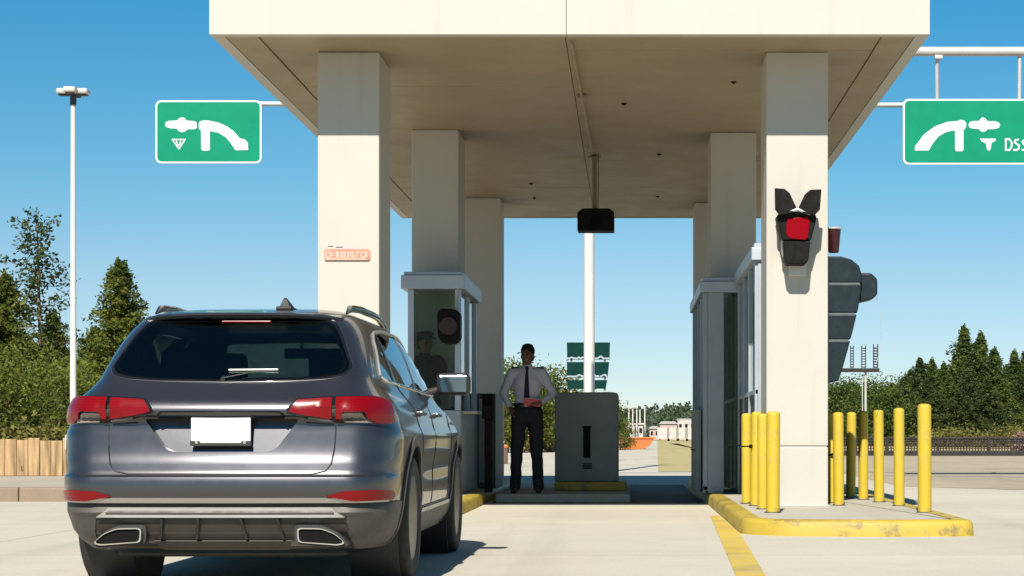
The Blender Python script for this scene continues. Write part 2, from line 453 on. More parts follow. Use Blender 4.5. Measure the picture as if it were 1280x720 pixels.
# sidewalk on the left behind a brown kerb
mb = MB(); mb.box(-60, -4.3, 23.55, 30.6, -.02, .17); o = mb.build('sidewalk', M['walk']); o['kind'] = 'structure'
mb = MB()
for i in range(38): mb.box(-60+i*1.46, -60+i*1.46+1.452, 23.35, 23.546, -.02, .172, .02)
o = mb.build('sidewalk_kerb', M['kerbgrey']); o['kind'] = 'structure'
M['lane'] = mat_concrete('shade_dark_lane', (.17, .165, .155), tint=(.06, .06, .06), stain=.8, cracks=False)  # dark base holds painted canopy shade, with random blotches
sheet('lane_shade_sheet', [(-1.66, 22.95), (.86, 22.95), (.86, 31.3), (-1.66, 31.3)], .004, M['lane'])  # dark sheet over the lane, canopy shade painted into its colour
# tar
def blotch(name, cx, cy, rx, ry, mat, z=.005, n=26):
    pts = [(cx+rx*math.cos(2*PI*i/n)*(1+.25*RNG.normal()*.5), cy+ry*math.sin(2*PI*i/n)*(1+.25*RNG.normal()*.5)) for i in range(n)]
    return sheet(name, pts, z, mat)
M['tar'] = pm('tar_seal', (.045, .04, .038), .6, var=.3)
mb = MB()
def seal(pts, w=.05):
    for (x0, y0), (x1, y1) in zip(pts, pts[1:]):
        d = Vector((x1-x0, y1-y0)).normalized(); nx, ny = -d.y*w, d.x*w
        mb.bm.faces.new([mb.bm.verts.new((x, y, .0085)) for x, y in ((x0-nx, y0-ny), (x1-nx, y1-ny), (x1+nx, y1+ny), (x0+nx, y0+ny))])
seal([(5.0, 38.2), (8.2, 37.2), (11.6, 36.3), (16, 35.6), (24, 36.5)], .07)
seal([(8.4, 46), (12, 47.2), (20, 46.5)], .06)
o = mb.build('tar_seam', M['tar']); o['kind'] = 'structure'

# ------------------------------------------------------------------ the toll canopy
CZ = 4.46
can = thing('toll_canopy', 'large cream toll plaza canopy with flat soffit on square columns over the lane', 'canopy', (-.55, 24.5, 0))
mb = MB()
for x0, x1 in ((-3.84, -.587), (-.583, 2.73)): mb.box(x0, x1, 17.5, 17.62, CZ, CZ+1.5, .004)
mb.box(-3.84, -3.72, 17.624, 32.3, CZ, CZ+1.5, .004); mb.box(2.61, 2.73, 17.624, 32.3, CZ, CZ+1.5, .004)
mb.box(-3.716, 2.606, 32.18, 32.3, CZ, CZ+1.5, .004)
mb.build('fascia', M['white'], can)
mb = MB(); mb.box(-3.716, 2.606, 17.624, 32.176, CZ+1.2, CZ+1.35); mb.build('roof', M['white'], can)
mb = MB(); mb.box(-3.716, 2.606, 17.624, 32.176, CZ+.06, CZ+.09); so = mb.build('soffit', M['dark'], can)
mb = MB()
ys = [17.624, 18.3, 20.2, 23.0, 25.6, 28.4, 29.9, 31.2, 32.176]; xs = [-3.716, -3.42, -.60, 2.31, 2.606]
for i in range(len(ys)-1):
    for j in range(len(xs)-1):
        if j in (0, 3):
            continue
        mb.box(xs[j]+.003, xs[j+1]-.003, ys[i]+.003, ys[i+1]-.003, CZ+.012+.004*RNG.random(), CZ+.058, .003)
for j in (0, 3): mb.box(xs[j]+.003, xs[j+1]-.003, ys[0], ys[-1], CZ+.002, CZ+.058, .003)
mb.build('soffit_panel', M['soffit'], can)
for (sx, sy) in ((780, 21.2), (917, 19.9), (824, 25.0), (822, 29.4), (664, 27.9), (668, 29.6)):
    mb = MB(); x = PX(sx, sy); mb.lathe([(.03, 0), (.03, -.010), (.012, -.014), (.012, -.022)], 12, Matrix.Translation((x, sy, CZ+.012))); mb.build('sprinkler', M['black'], can, smooth=40)
def column(x0, x1, y0, y1, zb, name='column'):
    mb = MB(); j = .70
    mb.box(x0, x1, y0, y1, zb, j-.004, .012); mb.box(x0+.012, x1-.012, y0+.012, y1-.012, j-.01, j+.01)
    mb.box(x0, x1, y0, y1, j+.004, CZ+.011, .012)
    mb.box(x0-.012, x1+.012, y0-.012, y1+.012, zb, zb+.02, .004)
    return mb.build(name, M['column'], can)
COLS = [(-2.99, -2.40, 18.35, 19.2), (1.30, 1.89, 18.35, 19.1), (-2.62, -2.06, 23.0, 23.9), (.97, 1.52, 23.2, 24.1), (-2.6, -2.0, 29.6, 30.4), (1.01, 1.6, 30.2, 31.0)]
for c in COLS: column(*c, .124)
# conduit along the soffit
mb = MB(); mb.tube([(-.545, 17.8, CZ-.02), (-.52, 20.8, CZ-.02), (-.49, 24.6, CZ-.02)], .014, 8); mb.box(-.57, -.47, 20.6, 20.7, CZ-.05, CZ+.008, .008)
mb.build('conduit', M['soffit'], can, smooth=40)
# hanging lane camera
hc = thing('overhead_lane_camera', 'black boxy camera housing hanging from a pipe under the canopy', 'camera', (-.45, 25.1, CZ))
mb = MB(); mb.cyl((-.47, 25.1, 3.74), (-.47, 25.1, CZ+.01), .032); mb.lathe([(.09, 0), (.09, .02), (.05, .04)], 20, Matrix.Translation((-.47, 25.1, CZ-.035))); mb.tube([(-.42, 25.1, CZ-.01), (-.418, 25.1, CZ-.25), (-.425, 25.1, 3.75)], .008, 6)
mb.build('drop_pipe', pm('pipe_bronze', (.20, .15, .10), .45, .3), hc, smooth=40)
mb = MB(); mb.xz([(-.69, 3.47), (-.21, 3.47), (-.21, 3.71), (-.27, 3.76), (-.62, 3.76), (-.69, 3.71)], 24.95, 25.3)
mb.build('housing', M['black'], hc, bev=.012)
mb = MB(); mb.cyl((-.45, 24.952, 3.6), (-.45, 24.93, 3.6), .07, .065, 24); mb.build('lens', M['dark'], hc, smooth=40)

# salmon sign on the left column
sg = thing('column_notice', 'small faded salmon red notice plate with pale lettering on the left front column', 'notice', (PX(434, 18.35), 18.348, 2.56))
def cp(px, py, y=18.34): return (PX(px, 18.35), y, PZ(py, 18.35))
x0, _, z1 = cp(405.5, 311.5); x1, _, z0 = cp(462.5, 325.5)
mb = MB(); mb.xz(round_rect(x0, x1, z0, z1, .02), 18.349, 18.334); mb.build('plate', M['salmon'], sg)
def strokes(mb, polys, w, y0, y1, tf):
    """lettering: each polyline becomes a flat raised stroke"""
    for pl in polys:
        for a, b in zip(pl, pl[1:]):
            A = Vector(tf(*a)); B = Vector(tf(*b)); d = (B-A)
            if d.length < 1e-6: continue
            d.normalize(); n = Vector((-d.y, d.x))*w/2; e = d*w*.35
            mb.xz([tuple(A-e+n), tuple(A-e-n), tuple(B+e-n), tuple(B+e+n)], y0, y1+RNG.random()*.0008)
def ring2(cx, cz, rx, rz, n=12, a0=0, a1=360): return [(cx+rx*math.cos(math.radians(a0+(a1-a0)*i/n)), cz+rz*math.sin(math.radians(a0+(a1-a0)*i/n))) for i in range(n+1)]
mb = MB(); tf = lambda u, v: (x0+(x1-x0)*u, z0+(z1-z0)*v)
G = [ring2(.09, .5, .055, .30), [(.17, .40), (.22, .40)], [(.17, .62), (.22, .62)], [(.27, .75), (.27, .25)], [(.27, .75), (.31, .75)], [(.27, .5), (.31, .5)], [(.31, .75), (.31, .25)],
     [(.37, .25), (.37, .72), (.41, .72), (.41, .25)], [(.41, .72), (.46, .72), (.46, .25)], [(.53, .75), (.53, .25)], [(.58, .72), (.60, .3), (.64, .25), (.64, .75)],
     [(.70, .25), (.73, .72), (.76, .72)], ring2(.86, .5, .055, .26), [(.93, .75), (.93, .25)], [(.04, .10), (.90, .10)]]
strokes(mb, G, .013, 18.333, 18.330, tf); mb.build('lettering', M['salmonlight'], sg)
mb = MB(); mb.box(*sorted((cp(410, 0)[0], cp(416, 0)[0])), 18.34, 18.349, PZ(307.5, 18.35), PZ(306, 18.35)); mb.build('fixing_clip', M['steel'], sg); mb = MB(); mb.box(*sorted((cp(420, 0)[0], cp(428, 0)[0])), 18.34, 18.349, PZ(308.6, 18.35), PZ(307.2, 18.35))
mb.build('fixing_clip', M['steel'], sg)

# ------------------------------------------------------------------ booths
def booth_left():
    r = thing('toll_booth', 'grey toll booth with pale cornice and large windows behind the parked car', 'toll booth', (-2.27, 23.4, .124))
    X0, X1, Y0, Y1, Z0, Z1 = -2.58, -1.965, 22.25, 24.6, .124, 2.50
    mb = MB(); mb.box(X0-.07, X1+.05, Y0-.09, Y1+.1, Z1+.001, 2.66, .01); mb.box(X0-.04, X1+.025, Y0-.05, Y1+.05, 2.662, 2.70, .008); mb.build('roof', M['cornice'], r)
    mb = MB(); mb.box(X0, X1, Y0, Y1, Z0, 1.10, .01); mb.build('wall_panel', M['booth'], r)
    mb = MB(); mb.box(X0, X1, Y1-.05, Y1, 1.101, Z1); mb.build('rear_panel', M['cornice'], r)
    mb = MB(); mb.box(X0+.03, X0+.04, Y0+.08, Y1-.14, 1.12, 2.49); mb.build('window', M['boothglass'], r)
    for x in (X0, X1-.07):
        for y in (Y0, 23.4, Y1-.13):
            mb = MB(); mb.box(x, x+.07, y, y+.07, 1.102, Z1, .006); mb.build('window_post', M['cornice'], r)
    mb = MB(); mb.box(X0+.07, X1-.11, Y0+.02, Y0+.03, 1.12, 2.49); f = mb.build('window', M['boothglass'], r)
    mb = MB(); mb.box(X1-.04, X1-.03, Y0+.08, 23.39, 1.12, 2.49); mb.build('window', M['boothglass'], r)
    mb = MB(); mb.box(X1-.04, X1-.03, 23.48, Y1-.14, 1.12, 2.49); mb.build('window', M['boothglass'], r)
    mb = MB(); mb.box(X1-.06, X1+.16, 22.6, 23.3, 1.06, 1.098, .008); mb.build('counter', M['steel'], r)
    mb = MB(); mb.box(X0+.1, X1-.1, 22.32, 22.5, 1.101, 1.14, .01); mb.build('desk', M['boothdark'], r)
    return r
booth_left()
# cabinets and posts beyond the left booth
cb = thing('equipment_cabinet', 'dark grey equipment cabinet standing right behind the toll booth', 'cabinet', (-1.86, 25.4, .124))
mb = MB(); mb.box(-1.98, -1.74, 24.75, 26.2, .124, 1.35, .012); mb.build('case', M['boothdark'], cb)
mb = MB(); mb.box(-1.95, -1.77, 24.735, 24.748, .2, 1.28, .004); mb.build('door', M['kiosk'], cb)
mb = MB(); mb.box(-1.80, -1.785, 24.71, 24.734, .75, .9, .004); mb.build('handle', M['black'], cb)
cr = thing('card_reader_post', 'slim black card reader post beside the dark equipment cabinet', 'card reader', (-1.70, 22.95, .124))
mb = MB(); mb.box(-1.745, -1.655, 22.95, 23.1, .124, 1.0, .012); mb.build('post', M['black'], cr)
mb = MB(); mb.box(-1.77, -1.63, 22.9, 23.12, 1.0, 1.30, .02); mb.build('reader_head', M['black'], cr)
mb = MB(); mb.box(-1.74, -1.66, 22.885, 22.899, 1.16, 1.25, .003); mb.build('screen', M['dark'], cr)
# lane signal of the left booth
ls = thing('booth_lane_signal', 'dark rounded signal box with deep red lens on the left booth corner', 'signal', (-2.11, 22.0, 2.07))
c0 = (PX(547, 22), PX(576, 22), PZ(430, 22), PZ(386, 22))
mb = MB(); mb.xz([(c0[0], c0[3]-.05), (c0[0]+.04, c0[3]), (c0[1]-.05, c0[3]-.01), (c0[1], c0[3]-.06), (c0[1], c0[2]+.06), (c0[1]-.06, c0[2]), (c0[0]+.06, c0[2]+.01), (c0[0]+.01, c0[2]+.08)], 21.9, 22.16)
mb.build('housing', M['black'], ls, bev=.02)
mb = MB(); mb.cyl((-2.077, 21.902, 2.055), (-2.077, 21.885, 2.055), .11, .10, 28); mb.build('lens', M['redglass'], ls, smooth=40)
mb = MB(); mb.tube([(-2.03, 22.1, 2.1), (-2.0, 22.2, 2.2), (-2.0, 22.2, 2.52)], .014, 8); mb.build('bracket', M['steel'], ls, smooth=40)

def side_booth(name, label, X0, X1, Y0, Y1, ztop, zsill, posts, front_mat):
    r = thing(name, label, 'toll booth', ((X0+X1)/2, (Y0+Y1)/2, .124))
    mb = MB(); mb.box(X0-.035, X1, Y0-.04, Y1+.05, ztop-.13, ztop, .008); mb.box(X0-.01, X1-.02, Y0, Y1+.02, ztop+.001, ztop+.05, .01); mb.build('roof', M['cornice'], r)
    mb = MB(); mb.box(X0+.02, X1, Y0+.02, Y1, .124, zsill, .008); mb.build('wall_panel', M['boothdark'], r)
    if X0 < 1:
        mb = MB(); mb.box(X0+.06, X0+.245, Y0-.01, Y0+.018, .13, ztop-.132, .004); mb.build('front_panel', front_mat, r)
        mb = MB(); mb.box(X0+.25, X1, Y0+.02, Y0+.03, zsill+.01, ztop-.132, .004); mb.build('front_window', M['boothglass'], r)
    else:
        mb = MB(); mb.box(X0+.03, X1, Y0, Y0+.018, .124, ztop-.132, .004); mb.build('front_panel', front_mat, r)
    mb = MB()
    for y in posts: mb.box(X0, X0+.06, y, y+.07, .125, ztop-.132, .005)
    mb.box(X0+.004, X0+.056, posts[0], posts[-1], zsill+.002, zsill+.05, .004)
    mb.build('window_frame', M['booth'], r)
    for a, b in zip(posts, posts[1:]):
        mb = MB(); mb.box(X0+.025, X0+.035, a+.075, b-.005, zsill+.055, ztop-.14); mb.build('window', M['boothglass'], r)
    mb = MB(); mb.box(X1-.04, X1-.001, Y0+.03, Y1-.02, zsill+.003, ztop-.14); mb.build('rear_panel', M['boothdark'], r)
    return r
side_booth('toll_booth', 'narrow dark glazed booth behind the right front column', 1.255, 1.88, 19.35, 22.5, 2.70, 1.22, (19.37, 20.4, 21.4, 22.42), M['booth'])
side_booth('toll_booth', 'farther grey booth with pale front panel beside the second right column', .855, 1.60, 22.62, 26.4, 2.62, .16, (22.64, 23.5, 24.5, 25.5, 26.32), M['booth'])
ac = thing('equipment_cabinet', 'low grey cabinet against the farther right booth', 'cabinet', (.83, 23.8, .124))
mb = MB(); mb.box(.78, .85, 23.0, 24.6, .124, 1.12, .01); mb.build('case', M['kiosk'], ac)
mb = MB(); mb.box(.772, .779, 23.05, 24.55, .62, .64); mb.build('seam_trim', M['black'], ac)

# ------------------------------------------------------------------ kiosk
kk = thing('payment_kiosk', 'plain dark grey payment kiosk box on a yellow plinth beside the officer', 'kiosk', (-.55, 24.9, .215))
k0, k1, kz0, kz1 = PX(693.5, 24.6), PX(773, 24.6), .217, PZ(490.5, 24.6)
mb = MB(); mb.xz([(k0, kz0), (k1, kz0), (k1, kz1-.03), (k1-.02, kz1-.005), (k1-.1, kz1+.005), (k0+.05, kz1), (k0, kz1-.02)], 24.6, 25.5); mb.build('cabinet', M['kiosk'], kk, bev=.014)
mb = MB(); mb.box(PX(729, 24.6), PX(738, 24.6), 24.585, 24.602, PZ(572, 24.6), PZ(534, 24.6), .004); mb.box(PX(728, 24.6), PX(739.5, 24.6), 24.58, 24.603, PZ(535, 24.6), PZ(532.5, 24.6), .002); mb.build('card_slot', M['black'], kk)
mb = MB()
for i in range(4): mb.box(PX(728, 24.6), PX(740, 24.6), 24.585, 24.602, PZ(586-i*2, 24.6), PZ(584.9-i*2, 24.6))
mb.build('vent', M['black'], kk)

# ------------------------------------------------------------------ signals on the right column
ts = thing('traffic_signal', 'red lit traffic signal with two raised black visor flaps on the right front column', 'traffic signal', (PX(997, 18.1), 18.2, 2.6))
yf = 18.05
def q(px, py, y=yf): return (PX(px, y), PZ(py, y))
mb = MB(); mb.xz([q(*p) for p in ((971, 270), (976, 263), (1018, 264), (1021, 272), (1014, 300), (978, 300))], yf, 18.30)
mb.build('housing', M['black'], ts, bev=.012)
mb = MB(); mb.xz([q(*p) for p in ((979, 301), (1013, 301), (1011, 325), (1007, 330), (985, 330), (981, 325))], yf+.01, 18.28); mb.build('lower_housing', M['black'], ts, bev=.012)
mb = MB(); mb.xz([q(*p) for p in ((984, 273), (1009, 271), (1012, 275), (1010, 297), (1006, 300), (987, 298), (982, 292))], yf-.012, yf+.02); mb.build('red_lens', M['redlens'], ts, bev=.006)
for poly, y in ((((968.5, 235), (981, 236), (987, 241), (995.5, 259), (991, 266), (975, 269), (969, 262)), 17.98), (((1027, 236.5), (1013, 237), (1006, 243), (998, 260), (1004, 266), (1018, 269.5), (1025, 262)), 17.98)):
    mb = MB(); pq = [(PX(a, y), PZ(b, y)) for a, b in poly]; cx = sum(p[0] for p in pq)/len(pq); cz = sum(p[1] for p in pq)/len(pq)
    mb.xz(pq, y, y+.03); mb.xz([(cx+(a-cx)*.78, cz+(b-cz)*.78) for a, b in pq], y+.031, y+.16)
    mb.build('visor_flap', M['black'], ts, bev=.006)
mb = MB(); mb.tube([q(980, 266)[:1] + (18.0,) + q(980, 266)[1:], (PX(997, 18), 17.99, PZ(262, 18)), (PX(1013, 18), 18.0, PZ(267, 18))], .016, 8)
mb.build('bracket', M['steel'], ts, smooth=40)
mb = MB(); mb.box(PX(986, 18.3), PX(1008, 18.3), 18.3, 18.352, PZ(345, 18.3), PZ(272, 18.3), .006); mb.build('backplate', M['steel'], ts)
mb = MB(); mb.tube([(PX(978, 18.2), 18.15, PZ(300, 18.2)), (PX(979, 18.2), 18.2, PZ(318, 18.2)), (PX(984, 18.2), 18.25, PZ(326, 18.2))], .018, 8); mb.build('cable', M['steel'], ts, smooth=40)

# red beacon and hanging shell on the column's right side
bc = thing('beacon_lamp', 'small dark red beacon with metal rim on the outer side of the right front column', 'beacon', (1.98, 18.8, 2.7))
bx = PX(1042, 18.8); z0b, z1b = PZ(316, 18.8), PZ(287, 18.8)
mb = MB(); mb.lathe([(.045, z0b), (.052, z0b+.01), (.070, z1b-.02), (.070, z1b)], 28, Matrix.Translation((bx, 18.8, 0))); mb.build('lens', M['redglass'], bc, smooth=40)
mb = MB(); mb.lathe([(.072, z1b), (.080, z1b+.004), (.080, z1b+.018), (.06, z1b+.022)], 28, Matrix.Translation((bx, 18.8, 0))); mb.box(1.892, bx-.05, 18.78, 18.82, z1b-.03, z1b-.01, .003); mb.build('rim', M['steel'], bc, smooth=40)

hd = thing('louvred_shell', 'tall tapered blue grey segmented signal shell on the right side of the right column', 'signal shell', (2.0, 18.9, 2.0))
yh = 18.78
prof = [(1024, 320), (1050, 320), (1064, 324), (1074, 332), (1078, 345), (1076.5, 362), (1073, 385), (1067, 410), (1060, 437), (1053, 462), (1048, 476), (1040, 478), (1024, 478)]
def cut(poly, ya, yb):
    def side(P, y, keep):
        out = []
        for a, b in zip(P, P[1:]+P[:1]):
            ia = keep(a[1]); ib = keep(b[1])
            if ia: out.append(a)
            if ia != ib:
                t = (y-a[1])/(b[1]-a[1]); out.append((a[0]+t*(b[0]-a[0]), y))
        return out
    return side(side(poly, ya, lambda v: v >= ya), yb, lambda v: v <= yb)
for ya, yb in ((319, 353.2), (354.8, 391.2), (392.8, 424.2), (425.8, 479)):
    pl = cut(prof, ya, yb); mb = MB()
    pq = [(max(1.893, PX(a, yh)), PZ(b, yh)) for a, b in pl]
    mb.xz(pq, yh, yh+.42)
    mb.build('shell_segment', M['hood'], hd, bev=.012)
inner = [(max(1.9, PX(a-2.5, yh)), PZ(b, yh)) for a, b in prof]
mb = MB(); mb.xz(inner, yh+.008, yh+.40); mb.build('seam_core', M['hoodseam'], hd)
mb = MB(); hx = [(1071, 341), (1089, 341), (1094, 346), (1097, 349), (1097, 368), (1091, 374), (1073, 378)]
mb.xz([(PX(a, yh+.1), PZ(b, yh+.1)) for a, b in hx], yh+.1, yh+.34); mb.build('side_visor', M['hood'], hd, bev=.015)
mb = MB(); mb.tube([(PX(1096, yh+.2), yh+.2, PZ(370, yh)), (PX(1101, yh+.2), yh+.2, PZ(395, yh)), (PX(1102, yh+.2), yh+.2, PZ(430, yh)), (PX(1099, yh), yh+.2, PZ(452, yh))], .0025, 6); mb.build('cable', M['steel'], hd)

# ------------------------------------------------------------------ bollards
def bollard(x, y, top, label, r=.058, zb=.124, worn=False, first=[None]):
    b = thing('safety_bollard', label, 'bollard', (x, y, zb), group='yellow bollards on the right island')
    b.rotation_euler = (RNG.normal()*.008, RNG.normal()*.008, 0)
    h = top-zb
    mb = MB(); mb.lathe([(r, .004), (r, h-.03), (r*.97, h-.012), (r*.82, h-.001), (r*.5, h+.006), (.001, h+.008)], 28); mb.build('post', M['yellow'], b, smooth=40, local=True)
    mb = MB(); mb.lathe([(r+.018, 0), (r+.018, .006), (r+.004, .008)], 24)
    for k in range(4): mb.lathe([(.008, .007), (.008, .014)], 6, Matrix.Translation(((r+.012)*math.cos(k*PI/2+.6), (r+.012)*math.sin(k*PI/2+.6), 0)))
    mb.build('base_collar', M['boothdark'], b, local=True)
    return b
row = [(2.60, 16.96, 1.078, 'thick yellow bollard at the front right corner of the island, nearest to the camera'),
       (2.60, 18.57, 1.065, 'yellow bollard just behind the corner bollard, second along the right edge row'),
       (2.54, 19.6, 1.06, 'yellow bollard third along the island right edge, counting from the corner bollard'),
       (2.475, 20.4, 1.06, 'yellow bollard fourth along the island right edge, counting from the corner bollard'),
       (2.415, 21.05, 1.055, 'farthest separately standing yellow bollard of the right edge row'),
       (2.03, 18.7, 1.025, 'yellow bollard a hand off the right column, rightmost of the tight cluster there'),
       (2.045, 19.45, 1.04, 'middle yellow bollard of the tight cluster right of the column, with black clip'),
       (1.99, 19.75, 1.05, 'yellow bollard partly behind the right edge of the right column'),
       (1.255, 16.92, 1.01, 'yellow bollard casting its shadow on the front of the right column'),
       (1.228, 17.75, 1.0, 'yellow bollard directly behind the one in front of the right column'),
       (1.2135, 18.6, 1.03, 'yellow bollard beside the left face of the right column, before the booth'),
       (1.165, 19.2, 1.02, 'shaded yellow bollard by the booth glass, leftmost of those left of the column')]
for x, y, t, l in row: bollard(x, y, t, l, .06 if y < 17 else .052)
mb = MB(); mb.tube([(1.15, 18.56, .70), (1.07, 18.52, .70), (1.02, 18.50, .715)], .008, 6); mb.tube([(1.175, 18.55, .70), (1.15, 18.56, .70)], .018, 8)
o = mb.build('hook_latch', M['black']); tag(o, 'small black latch rod sticking out from a bollard left of the right column', 'latch')
mb = MB(); mb.tube([(1.99, 19.40, .60), (2.045, 19.36, .62), (2.10, 19.34, .60)], .012, 6); o = mb.build('hook_latch', M['black']); tag(o, 'small black clip on the bollard cluster right of the right column', 'latch')

# ------------------------------------------------------------------ gantry and green signs
GY = 34.0
ga = thing('sign_gantry', 'pale steel pipe gantry passing behind the canopy and carrying the green signs', 'gantry', (8.9, GY, 0))
def gp(px, py, y=GY): return (PX(px, y), y, PZ(py, y))
zu = PZ(64.3, GY); zl = PZ(130, GY); XP = 9.6
mb = MB(); mb.cyl((-1.5, GY, zu), (XP, GY, zu), .083, n=24); mb.build('upper_pipe', M['steel'], ga, smooth=40)
mb = MB(); mb.cyl((PX(320, GY), GY+.15, PZ(128, GY)), (XP, GY+.15, zl), .045, n=20); mb.build('lower_pipe', M['steel'], ga, smooth=40)
mb = MB(); x = PX(1173, GY); mb.tube([(x, GY+.02, zu-.06), (x-.02, GY+.06, zu-.25), (x, GY+.12, zl)], .035, 10); mb.box(x-.07, x+.07, GY-.06, GY+.06, zu-.14, zu-.075, .01)
mb.build('strut', M['steel'], ga, smooth=40)
for xx in (-1.4, 6.9, 8.4): mb = MB(); mb.cyl((xx, GY+.08, zl), (xx, GY+.03, zu), .035); mb.build('strut', M['steel'], ga, smooth=40)
mb = MB(); mb.cyl((XP, GY+.08, -.02), (XP, GY+.08, zu+.25), .15, .12, 28); mb.box(XP-.3, XP+.3, GY-.22, GY+.38, -.02, .04, .01); mb.build('post', M['steel'], ga, smooth=40)
mb = MB(); mb.cyl((-1.5, GY+.08, CZ+1.3), (-1.5, GY+.08, zu+.1), .06); mb.tube([(-1.5, GY+.08, CZ+1.32), (-1.5, 32.2, CZ+1.32)], .05, 8); mb.build('canopy_bracket', M['steel'], ga, smooth=40)

def green_sign(label, xa, xb, ya, yb, glyphs, lines, lw, wtf):
    Ys = GY-.12
    f = lambda px, py: (PX(px, Ys), PZ(py, Ys))
    (x0, z1), (x1, z0) = f(xa, ya), f(xb, yb)
    s = thing('direction_sign', label, 'road sign', ((x0+x1)/2, Ys, z0))
    mb = MB(); mb.xz(round_rect(x0, x1, z0, z1, .10), Ys+.04, Ys); mb.build('border', M['signwhite'], s)
    mb = MB(); w = .033; mb.xz(round_rect(x0+w, x1-w, z0+w, z1-w, .075), Ys-.001, Ys-.005); mb.build('green_panel', M['signgreen'], s)
    for gname, pl in glyphs:
        mb = MB(); mb.xz([f(*wtf(*p)) for p in pl], Ys-.006, Ys-.009-.002*RNG.random()); mb.build(gname, M['signwhite'], s)
    mb = MB(); strokes(mb, lines, lw, Ys-.006, Ys-.010, lambda u, v: f(*wtf(u, v))); mb.build('lettering', M['signwhite'], s)
    for xx in (x0+.35, x1-.35): mb = MB(); mb.box(xx-.03, xx+.03, Ys+.041, Ys+.22, z1-.55, z1-.1, .004); mb.build('mounting_bracket', M['steel'], s)
    return s
wl = lambda u, v: (180+u/4.5, 80+v/4.5)
ell = lambda cx, cy, rx, ry, n=20: [(cx+rx*math.cos(2*PI*i/n), cy+ry*math.sin(2*PI*i/n)) for i in range(n)]
pill = [(118, 340), (124, 326), (140, 320), (185, 318), (196, 308), (214, 299), (232, 305), (240, 318), (285, 322), (297, 330), (298, 358), (288, 367), (245, 368), (236, 378), (214, 385), (194, 377), (186, 364), (145, 362), (124, 354)]
curve = [(308, 345), (312, 326), (330, 318), (362, 318), (420, 330), (465, 350), (505, 378), (540, 418), (568, 425), (584, 442), (587, 484), (515, 486), (492, 450), (460, 412), (420, 388), (371, 378), (371, 484), (360, 488), (334, 488), (323, 482), (321, 376), (310, 364)]
green_sign('green direction sign left of the canopy with white curved arrow and pill shaped symbol', 194.3, 327, 125.3, 204, [('symbol', pill), ('arrow', curve)],
           [[(160, 425), (232, 425), (197, 478), (160, 425)], [(184, 434), (192, 458), (200, 458), (207, 434)]], .022, wl)
wr = lambda u, v: (1080+u/3.275, 20+v/3.275)
curve2 = [(208, 551), (209, 532), (222, 516), (245, 485), (290, 452), (340, 434), (384, 430), (395, 425), (410, 428), (419, 440), (416, 458), (407, 468), (407, 550), (400, 554), (378, 554), (373, 548), (372, 468), (335, 476), (305, 493), (283, 520), (265, 551)]
pill2 = [(427, 447), (433, 434), (448, 430), (470, 430), (478, 419), (487, 415), (497, 420), (505, 431), (535, 431), (552, 437), (557, 446), (552, 458), (538, 463), (505, 464), (498, 472), (486, 476), (475, 470), (470, 463), (445, 462), (432, 457)]
tee = [(474, 502), (540, 502), (538, 511), (522, 520), (518, 545), (511, 553), (503, 546), (499, 523), (480, 513)]
green_sign('green direction sign right of the canopy with mirrored white arrow and letters', 1128.7, 1345, 123.6, 205.5, [('symbol', pill2), ('arrow', curve2), ('pointer', tee)],
           [[(580, 504), (580, 549), (595, 549), (604, 535), (604, 518), (594, 504), (580, 504)], [(632, 506), (620, 508), (616, 518), (634, 530), (634, 542), (625, 549), (612, 549)],
            [(655, 508), (648, 514), (652, 524), (664, 532), (664, 544), (648, 549)], [(684, 504), (684, 549)], [(672, 504), (698, 504)], [(722, 510), (708, 510), (706, 526), (720, 530), (722, 546), (706, 549)]], .03, wr)

# ------------------------------------------------------------------ lamp posts
def lamp_post(label, px, Y, ytop, r0, r1, head=True):
    x = PX(px, Y); zt = PZ(ytop, Y)
    L = thing('lamp_post', label, 'lamp post', (x, Y, 0))
    mb = MB(); mb.cyl((x, Y, 0), (x, Y, zt-.25), r0, r1, 24); mb.build('pole', M['whitepole'], L, smooth=40)
    mb = MB(); mb.cyl((x, Y, -.02), (x, Y, .35), r0*2.0, r0*1.9, 24); mb.build('base', M['slab'], L, smooth=40)
    mb = MB(); mb.cyl((x, Y, zt-.25), (x, Y, zt+.02), r1*1.35, n=20); mb.cyl((x, Y, zt+.02), (x, Y, zt+.12), r1*.8, n=20); mb.build('collar', M['boothdark'], L, smooth=40)
    for k, a in enumerate((0, PI, PI/2, 1.5*PI)):
        Mx = Matrix.Translation((x, Y, zt+.06)) @ Matrix.Rotation(a, 4, 'Z')
        mb = MB(); mb.box(.06, .37, -.15, .15, -.06, .07, .04, M=Mx); mb.box(.02, .10, -.03, .03, -.02, .02, M=Mx); h = mb.build('lamp_head', M['steel'], L)
        mb = MB(); mb.box(.11, .33, -.1, .1, -.090, -.061, .01, M=Mx); mb.build('lamp_glass', M['boothdark'], h)
    return L
lamp_post('tall white lamp post with clustered heads among the trees left of the car', 91.5, 45, 118, .078, .055)
lamp_post('tall white lamp post standing behind the kiosk beyond the canopy', 736.5, 40, -100, .12, .09)

